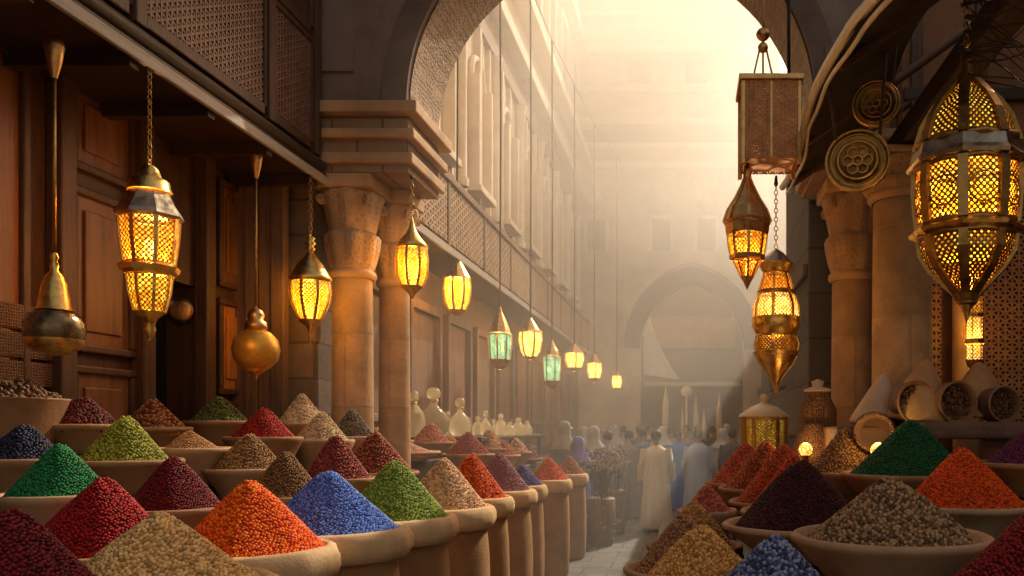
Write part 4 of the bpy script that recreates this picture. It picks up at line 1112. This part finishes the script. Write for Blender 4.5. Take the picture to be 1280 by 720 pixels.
def cone_bag(label, px, py_top, py_base, w, Y, mat, tilt=(0, 0)):
    c = P(px, py_base, Y); R = w * Y / F; H = (py_base - py_top) * Y / F; ax = Vector((tilt[0], tilt[1], 1)).normalized()
    zz = step_z(c.x, c.y); o = MB().lathe([(.001, 0), (R * .95, 0), (R, .02), (R * .8, H * .3), (R * .45, H * .7), (R * .16, H * .95), (.001, H)], 28, c, axis=ax,
                       rfun=lambda a, f, z: 1 + .05 * math.sin(7 * a + 5 * f) * (1 - f) + .02 * math.sin(15 * a)).build('paper_cone', mat)
    tag(rebase(o, c), label, 'paper cone', 'paper spice cones on the right')


cone_bag('tall brown paper cone standing behind the shelf jars', 1148, 448, 527, 42, 5.35, PAPER, (.12, 0))
cone_bag('wide orange brown paper cone at the back of the shelf', 1224, 452, 522, 44, 5.45, PAPER)
cone_bag('leaning pale paper cone above the tilted basket', 1090, 464, 535, 30, 5.55, PAPERP, (.25, 0))
st = thing('wall_shelf', 'small ledge block under the leaning pale paper cone', 'shelf', (1.2, 5.6, 1.1))
MB().box(1.0, 1.42, 5.36, 5.95, 1.162, 1.70).build('board', CLAYD, st, .02)
cb_ = P(1092, 540, 5.15); R = .125
t = thing('tilted_basket', 'round basket lying open beside the dark green mound', 'basket', cb_ - Vector((0, 0, R)))
ax = Vector((-.35, -1, .12)).normalized()
MB().lathe([(.001, 0), (R * .8, 0), (R * 1.05, .1), (R * 1.05, .22), (R, .27), (R * .86, .27), (R * .85, .05), (.001, .02)], 32, cb_ - ax * .27, axis=ax).build('body', CLAYD, t)
MB().torus(cb_, R * .96, R * .11, ax, 32, 6).build('rim', MAT_R, t)
# table candles glowing among the goods
for px, py, Y, lab in ((1098, 563, 4.98, 'small glowing glass globe before the tilted basket'), (1007, 562, 5.7, 'small glowing glass globe by the speckled pot')):
    c = P(px, py, Y)
    z = (step_z(c.x, c.y) or 1.06)
    t = thing('globe_light', lab, 'lamp', (c.x, c.y, z), 'glass globe lights on the right stall')
    H = c.z - z
    MB().lathe([(.001, .002), (.06, .002), (.035, .03), (.02, H * .5), (.022, H - .05), (.04, H - .04)], 18, (c.x, c.y, z)).build('foot', BRASS, t)
    MB().ball((c.x, c.y, H + z), .05, n=20, m=12).build('globe', GW, t)
    lamp_light(t, H + .06, 3)
# speckled globe pot, dark jar, brass urn
c = P(1018, 580, 6.0)
t = thing('speckled_pot', 'round speckled pot beside the glowing globe', 'pot', (c.x, c.y, 1.06))
H = P(0, 530, 6.0).z - 1.06
MB().lathe([(.001, .002), (.1, .002), (.17, H * .35), (.185, H * .6), (.14, H * .85), (.08, H * .95), (.09, H), (.06, H)], 32, (c.x, c.y, 1.06)).build('body', MAT_R, t)
c = P(1022, 530, 6.15)
t = thing('dark_jar', 'dark glass jar of seeds before the brown columns', 'jar', (c.x, c.y, 1.06))
H = P(0, 490, 6.15).z - 1.06
MB().lathe([(.001, .002), (.12, .002), (.14, H * .3), (.145, H * .85), (.1, H * .95), (.1, H)], 28, (c.x, c.y, 1.06)).build('body', MAT_R, t)
MB().lathe([(.105, H), (.11, H + .02), (.04, H + .04), (.05, H + .08), (.001, H + .1)], 20, (c.x, c.y, 1.06)).build('lid', PAPERP, t)
c = P(955, 570, 7.3); z0 = 1.06
t = thing('brass_urn', 'brass urn with cream conical lid at the end of the right table', 'urn', (c.x, c.y, z0))
k = .0073; H1 = P(0, 521, 7.3).z - z0
MB().lathe([(.001, .002), (.17, .002), (.19, .06), (.2, H1 * .5), (.205, H1)], 28, (c.x, c.y, z0)).build('body', FILB, t)
MB().lathe([(.15, .03), (.165, .1), (.175, H1 * .5), (.18, H1 - .03)], 28, (c.x, c.y, z0)).build('glow', GD, t)
lamp_light(t, H1 * .5, 5)
b = MB(); ribs(b, [(.2, .06), (.205, H1 * .5), (.21, H1)], 12, .012, (c.x, c.y, z0)); b.build('ribs', BRASSD, t)
MB().lathe([(.235, H1), (.225, H1 + .02), (.12, H1 + .09), (.035, H1 + .125), (.03, H1 + .15), (.045, H1 + .17), (.03, H1 + .2), (.001, H1 + .21)], 28, (c.x, c.y, z0)).build('lid', surf('cream_enamel', (.72, .58, .40), .4, var=.2), t)

# ------------------------------------------------------------------ left back corner goods
hr = thing('beaded_hanging', 'dark beaded wall hanging behind the brass flask', 'wall hanging', (-3.66, 4.45, 1.9))
for i in range(3): MB().box(-3.681, -3.655, 4.1, 4.64, 1.92 + i * .155, 1.92 + i * .155 + .14).build('beaded_band', MAT_R, hr, .01)
c = P(20, 500, 4.3)
t = thing('spice_tray', 'deep clay tray of dark berries in the left back corner', 'tray', (c.x, c.y, 1.54))
MB().lathe([(.001, .002), (.16, .002), (.22, .1), (.27, c.z - 1.54), (.28, c.z - 1.53), (.25, c.z - 1.55), (.001, c.z - 1.6)], 36, (c.x, c.y, 1.54), sq=(.75, 1)).build('tray', CLAY, t)
b = MB(); rg = random.Random(3)
for i in range(380):
    a = rg.uniform(0, 2 * PI); q = .23 * math.sqrt(rg.random()); b.ball((c.x + .75 * q * math.cos(a), c.y + q * math.sin(a), c.z + .0 + .12 * rg.random() * (1 - q / .27)), .017, n=6, m=4)
b.build('berries', MAT_R, t)
o = MB().lathe([(.001, 0), (.085, 0), (.092, .008), (.06, .014), (.001, .016)], 28, P(225, 388, 5.95), axis=Vector((.25, -1, 0)).normalized()).build('copper_plate', COPPER)
tag(o, 'copper plate shining in the dark doorway', 'plate')

# ------------------------------------------------------------------ dried herbs at the end of the sacks
def herb(label, x, y, H, seed, spread=.28, n=46):
    t = thing('dried_herb_bunch', label, 'herb bunch', (x, y, 0), 'dried bunches by the last sack')
    rg = random.Random(seed)
    MB().lathe([(.001, .003), (.15, .003), (.19, .3), (.2, H * .48), (.17, H * .5), (.001, H * .45)], 24, (x, y, 0), rfun=wob(seed, .03)).build('basket', PLANK, t)
    b = MB(); f = MB()
    for i in range(n):
        a = rg.uniform(0, 2 * PI); q = spread * math.sqrt(rg.random()); top = Vector((x + q * math.cos(a), y + q * math.sin(a), H * rg.uniform(.8, 1.03) - q * .3))
        b.tube([(x + .1 * math.cos(a) * rg.random(), y + .1 * math.sin(a) * rg.random(), H * .45), (top + Vector((x, y, H * .5))) / 2 + Vector((0, 0, .05)), top], .004, 5)
        for j in range(5):
            f.ball(top + Vector((rg.gauss(0, .03), rg.gauss(0, .03), rg.gauss(0, .04))), rg.uniform(.012, .026), n=6, m=4)
        if i % 3 == 0:        # drooping stems over the basket edge
            e = Vector((x + .24 * math.cos(a), y + .24 * math.sin(a), H * rg.uniform(.15, .5)))
            b.tube([top, (top + e) / 2 + Vector((.1 * math.cos(a), .1 * math.sin(a), .12)), e], .004, 5)
            for j in range(3): f.ball(e + Vector((rg.gauss(0, .03), rg.gauss(0, .03), rg.gauss(0, .05))), rg.uniform(.01, .02), n=6, m=4)
    b.build('stems', TWIG, t); f.build('flower_heads', DRY, t)


q = P(752, 600, 11.4); herb('bushy silver dried flowers at the end of the sack row', q.x, q.y, 1.38, 3)
q = P(768, 600, 12.6); herb('taller dried stems behind the silver dried flowers', q.x, q.y, 1.4, 9, .2, 30)


# ------------------------------------------------------------------ people
def person(label, x, y, H, robe_c, rot=0.0, scarf=None, hair=True, wide=1.0, lean=0.0, seed=1, robe_h=1.0):
    rg = random.Random(seed)
    t = thing('person', label, 'person', (x, y, 0), 'shoppers in the lane')
    s = H / 1.72
    # continuous body grown over a joint graph
    J = {}
    def j(n, p, r): J[n] = (Vector(p) * s, r * s)
    j('pel', (0, 0, .95), .13); j('bel', (0, 0, 1.10), .125); j('che', (0, .0, 1.28), .14); j('nk0', (0, -.01, 1.44), .07); j('nk1', (0, .01, 1.52), .052)
    j('hd0', (0, .02, 1.58), .075); j('hd1', (0, .02, 1.645), .088); j('hd2', (0, .01, 1.70), .06); j('nose', (0, .12, 1.60), .012)
    E = [('pel', 'bel'), ('bel', 'che'), ('che', 'nk0'), ('nk0', 'nk1'), ('nk1', 'hd0'), ('hd0', 'hd1'), ('hd1', 'hd2'), ('hd0', 'nose')]
    for sd, m in (('L', -1), ('R', 1)):
        st_ = .08 * (1 if sd == 'L' else -1)
        j('hip' + sd, (m * .09, 0, .90), .10); j('kn' + sd, (m * .10, st_ + .02, .50), .062); j('an' + sd, (m * .10, st_ * 1.3, .09), .042); j('to' + sd, (m * .12, st_ * 1.3 + .17, .03), .03)
        E += [('pel', 'hip' + sd), ('hip' + sd, 'kn' + sd), ('kn' + sd, 'an' + sd), ('an' + sd, 'to' + sd)]
        bend = rg.uniform(.05, .22)
        j('sh' + sd, (m * .18, 0, 1.39), .062); j('el' + sd, (m * .25, -.02, 1.12), .043); j('wr' + sd, (m * .25, bend, .90), .03); j('pa' + sd, (m * .245, bend + .03, .83), .032)
        E += [('che', 'sh' + sd), ('sh' + sd, 'el' + sd), ('el' + sd, 'wr' + sd), ('wr' + sd, 'pa' + sd)]
        for q in range(4):
            n1, n2 = 'f%d%sa' % (q, sd), 'f%d%sb' % (q, sd); dy = (q - 1.5) * .019
            j(n1, (m * .243, bend + .035 + dy, .775), .0095); j(n2, (m * .228, bend + .04 + dy, .735 + .008 * abs(q - 1.3)), .008)
            E += [('pa' + sd, n1), (n1, n2)]
        j('th' + sd, (m * .225, bend + .075, .81), .01); j('t2' + sd, (m * .215, bend + .085, .775), .008); E += [('pa' + sd, 'th' + sd), ('th' + sd, 't2' + sd)]
        j('ear' + sd, (m * .085, .015, 1.61), .014); E.append(('hd0', 'ear' + sd))
    names = list(J); me = bpy.data.meshes.new('tmp'); me.from_pydata([J[n][0] for n in names], [(names.index(a), names.index(c_)) for a, c_ in E], [])
    o = bpy.data.objects.new('tmp', me); COL.objects.link(o)
    o.modifiers.new('s', 'SKIN'); sv = me.skin_vertices[0].data
    for i, n in enumerate(names): sv[i].radius = (J[n][1],) * 2; sv[i].use_root = (n == 'pel')
    md = o.modifiers.new('u', 'SUBSURF'); md.levels = 1; md.render_levels = 1
    dg = bpy.context.evaluated_depsgraph_get(); m2 = bpy.data.meshes.new_from_object(o.evaluated_get(dg)); m2.name = 'body'
    bpy.data.objects.remove(o)
    for p_ in m2.polygons: p_.use_smooth = True
    m2.materials.clear(); m2.materials.append(SKIN)
    bo = bpy.data.objects.new('body', m2); COL.objects.link(bo); bo.parent = t
    # robe: elliptical loft with hanging folds; sleeves in the same garment
    RM = surf('robe', robe_c, .85, var=.18, scale=4, stretch=(3, 3, .5), bump=.4, bscale=16, bdist=.012)
    zs = [(.06, .27), (.10, .285), (.35, .26), (.65, .235), (.92, .225), (1.08, .205), (1.25, .215), (1.36, .215), (1.42, .16), (1.47, .085), (1.485, .07)]
    ff = lambda a, f, z: wide * (1 + .055 * math.sin(9 * a + 2 * f + seed) * (1 - f) + .03 * math.sin(17 * a + seed * 2) * (1 - f))
    b = MB(); b.lathe([(r * s, z * s * (robe_h if z < .5 else 1)) for z, r in zs], 44, (0, 0, 0), rfun=ff, sq=(1, .72))
    for sd in ('L', 'R'):
        p0, p1, p2 = J['sh' + sd][0], J['el' + sd][0], J['wr' + sd][0]
        line = [p0 + Vector((0, 0, .02)), (p0 + p1) / 2, p1, (p1 + p2) / 2, p2]
        rs_ = [.085, .078, .075, .08, .088]
        vs = []; n = 14
        for i, p_ in enumerate(line):
            d = (line[min(i + 1, 4)] - line[max(i - 1, 0)]).to_track_quat('Z', 'Y')
            for kk in range(n):
                a = 2 * PI * kk / n; rr = rs_[i] * s * (1 + .06 * math.sin(5 * a + i)); vs.append(p_ + d @ Vector((rr * math.cos(a), rr * math.sin(a), 0)))
        b.add(vs, [(i * n + kk, i * n + (kk + 1) % n, (i + 1) * n + (kk + 1) % n, (i + 1) * n + kk) for i in range(4) for kk in range(n)], True)
    rb = b.build('robe', RM); rb.parent = t
    hc = Vector((0, .015, 1.635)) * s
    if scarf:
        SM = surf('scarf', scarf, .85, var=.2, scale=6, bump=.4, bscale=20)
        b = MB(); b.lathe([(.23 * s, 1.33 * s), (.19 * s, 1.42 * s), (.115 * s, 1.5 * s), (.105 * s, 1.58 * s), (.112 * s, 1.66 * s), (.09 * s, 1.73 * s), (.04 * s, 1.765 * s), (.001, 1.77 * s)], 32, (0, -.012 * s, 0),
                          rfun=lambda a, f, z: (1 + .04 * math.sin(6 * a + 4 * f + seed)) * (1 - (.25 * max(0, math.sin(a)) ** 3 if .3 < f < .8 else 0)), sq=(1, .9))
        so = b.build('head_scarf', SM); so.parent = t
    elif hair:
        b = MB(); b.ball(hc + Vector((0, -.018, .022)) * s, .098 * s, (.95, 1.02, 1.0), 20, 12)
        # trim the face side
        keep = [v for v in b.v]
        b.v = [(v[0], min(v[1], .055 * s + .02 * (v[2] / s - 1.6)), max(v[2], 1.575 * s)) for v in keep]
        ho = b.build('hair', HAIR); ho.parent = t
    t.rotation_euler = (0, 0, rot)
    return t


def at_feet(px, Y): return (px - HX) / F * Y


person('person in a long cream robe walking away in the middle', at_feet(820, 13.0), 13.0, 1.62, (.78, .70, .56), .08, seed=1)
person('person in a pale blue robe with dark hair, from behind', at_feet(873, 14.2), 14.2, 1.63, (.42, .55, .78), -.1, seed=2, wide=1.1)
person('person in a bright blue shawl between cream and pale blue robes', at_feet(847, 16.2), 16.2, 1.6, (.06, .26, .80), .2, seed=3)
person('person in dark navy clothes right of the pale blue robe', at_feet(916, 15.4), 15.4, 1.62, (.045, .055, .10), -.3, seed=4, wide=1.1)
person('person in a grey violet robe left of the cream robe', at_feet(786, 14.6), 14.6, 1.6, (.22, .19, .24), .5, seed=5)
person('broad person in a deep blue wrap behind the dried flowers', at_feet(742, 13.4), 13.4, 1.66, (.08, .11, .34), .2, (.34, .33, .34), seed=6, wide=1.3)
person('person in a grey head scarf beside the lantern row', at_feet(706, 12.6), 12.6, 1.74, (.22, .19, .15), -.5, (.30, .27, .22), seed=7, wide=1.15)
person('person in a violet blue shawl near the last sack', at_feet(722, 11.6), 11.6, 1.52, (.13, .13, .42), .9, (.16, .16, .46), seed=8, wide=1.1)
person('person in a pale grey head scarf further back', at_feet(768, 16.5), 16.5, 1.68, (.42, .40, .40), .2, (.46, .44, .43), seed=9)
person('person in a brown coat at the back of the crowd', at_feet(800, 18.0), 18.0, 1.7, (.16, .11, .08), -.2, seed=10)
person('person in a sand robe before the pale posts', at_feet(838, 19.0), 19.0, 1.66, (.42, .34, .25), .1, seed=11)
person('person in a dark jacket at the back right', at_feet(890, 18.5), 18.5, 1.68, (.07, .06, .07), -.1, seed=12)
person('person in a slate scarf near the brass urn', at_feet(930, 17.4), 17.4, 1.66, (.16, .16, .20), .3, (.2, .2, .24), seed=13)

CROWD = [(760, 14.0, 1.60, (.50, .52, .58), None, 'person in a silver grey robe behind the dried flowers'),
         (803, 15.2, 1.64, (.16, .24, .46), None, 'person in a denim blue robe beside the cream robe'),
         (828, 17.0, 1.66, (.62, .60, .58), (.66, .64, .60), 'person in a white head scarf beyond the bright blue shawl'),
         (858, 17.8, 1.70, (.20, .22, .30), None, 'person in a steel blue coat under the round disc'),
         (903, 16.6, 1.62, (.34, .42, .58), (.5, .52, .56), 'person in pale scarf and soft blue robe near the navy clothes'),
         (778, 18.6, 1.70, (.30, .34, .48), None, 'person in a dusty blue shirt under the lantern row'),
         (812, 20.2, 1.72, (.55, .50, .44), None, 'person in a light sand shirt far back on the left'),
         (872, 20.4, 1.70, (.12, .15, .28), None, 'person in an indigo shirt far back below the spired post'),
         (908, 20.0, 1.72, (.48, .47, .48), (.4, .4, .42), 'person in a light grey scarf far back at the right'),
         (745, 15.6, 1.68, (.22, .20, .22), (.25, .24, .26), 'person in a charcoal scarf along the left shops'),
         (943, 15.9, 1.60, (.10, .11, .16), None, 'person in black half hidden by the brass urn'),
         (728, 14.6, 1.66, (.40, .36, .30), (.44, .40, .34), 'person in a beige scarf nearest the left shops')]
for i, (px, Y, H, rc, sf_, lab) in enumerate(CROWD):
    person(lab, at_feet(px, Y), Y, H, rc, (.6, -.9, .3, 2.6, -.4, 1.2, -2.2, .2, .9, -.7, .4, 1.6)[i], sf_, seed=20 + i, wide=(1.0, 1.15, .95)[i % 3])

# ------------------------------------------------------------------ haze over the sunlit lane
def haze(name, x0, x1, y0, y1, z0, z1, dens, g, c):
    m = bpy.data.materials.new(name); m.use_nodes = True; nt = m.node_tree; nt.nodes.remove(nt.nodes['Principled BSDF'])
    v = nd(nt, 'ShaderNodeVolumeScatter', Color=rgba(c), Density=dens, Anisotropy=g)
    nt.links.new(v.outputs[0], nt.nodes['Material Output'].inputs['Volume'])
    o = MB().box(x0, x1, y0, y1, z0, z1).build(name, m); o['kind'] = 'stuff'; o['label'] = 'warm dusty sunlit haze filling the lane beyond the arch'; o['category'] = 'haze'
    return o


HZ = (1, .985, .95)
haze('haze', -3.19, 2.19, 6.0, 11.0, .02, 12.5, .026, .40, HZ)
haze('haze', -3.19, 2.19, 11.001, 23.7, .02, 2.4, .018, .35, HZ)
haze('haze', -3.19, 2.19, 11.001, 23.7, 2.401, 5.0, .030, .42, HZ)
haze('haze', -3.19, 2.19, 11.001, 23.7, 5.001, 12.5, .080, .40, HZ)

# ------------------------------------------------------------------ light, sky, camera
SUN = Vector((.39, .69, .605)).normalized()
w = bpy.data.worlds.new('World'); sc.world = w; w.use_nodes = True; nt = w.node_tree
sky = nt.nodes.new('ShaderNodeTexSky'); sky.sky_type = 'NISHITA'; sky.sun_disc = False
sky.sun_elevation = math.asin(SUN.z); sky.sun_rotation = math.atan2(SUN.x, SUN.y)
sky.dust_density = 4.0; sky.air_density = 1.2
tint = nd(nt, 'ShaderNodeMix', {'data_type': 'RGBA', 'blend_type': 'MULTIPLY'}, i0=1.0)
nt.links.new(sky.outputs[0], tint.inputs[6]); tint.inputs[7].default_value = (1.58, 1.12, .75, 1)      # dust-laden air
nt.links.new(tint.outputs[2], nt.nodes['Background'].inputs[0]); nt.nodes['Background'].inputs[1].default_value = .15
l = bpy.data.lights.new('sun', 'SUN'); l.energy = 5.0; l.angle = math.radians(.55); l.color = (1, .89, .66)
so = bpy.data.objects.new('sun', l); COL.objects.link(so); so.rotation_euler = SUN.to_track_quat('Z', 'Y').to_euler()

cam = bpy.data.cameras.new('camera'); co = bpy.data.objects.new('camera', cam); COL.objects.link(co)
co.location = (0, 0, EYE); co.rotation_euler = (PI / 2, 0, 0)
cam.sensor_width = 36; cam.lens = F / 1280 * 36
cam.shift_x = -(HX - 640) / 1280; cam.shift_y = (HY - 360) / 1280
cam.clip_start = .05; cam.clip_end = 400
sc.camera = co
for o in bpy.data.objects:
    if '_w' in o: del o['_w']
sc.view_settings.view_transform = 'Standard'; sc.view_settings.look = 'None'; sc.view_settings.exposure = 0
sc.render.engine = 'CYCLES'
cy = sc.cycles
cy.use_denoising = True
try: cy.denoiser = 'OPENIMAGEDENOISE'
except Exception: pass
cy.max_bounces = 7; cy.diffuse_bounces = 4; cy.glossy_bounces = 3; cy.transmission_bounces = 4; cy.volume_bounces = 3; cy.transparent_max_bounces = 10
cy.sample_clamp_indirect = 6
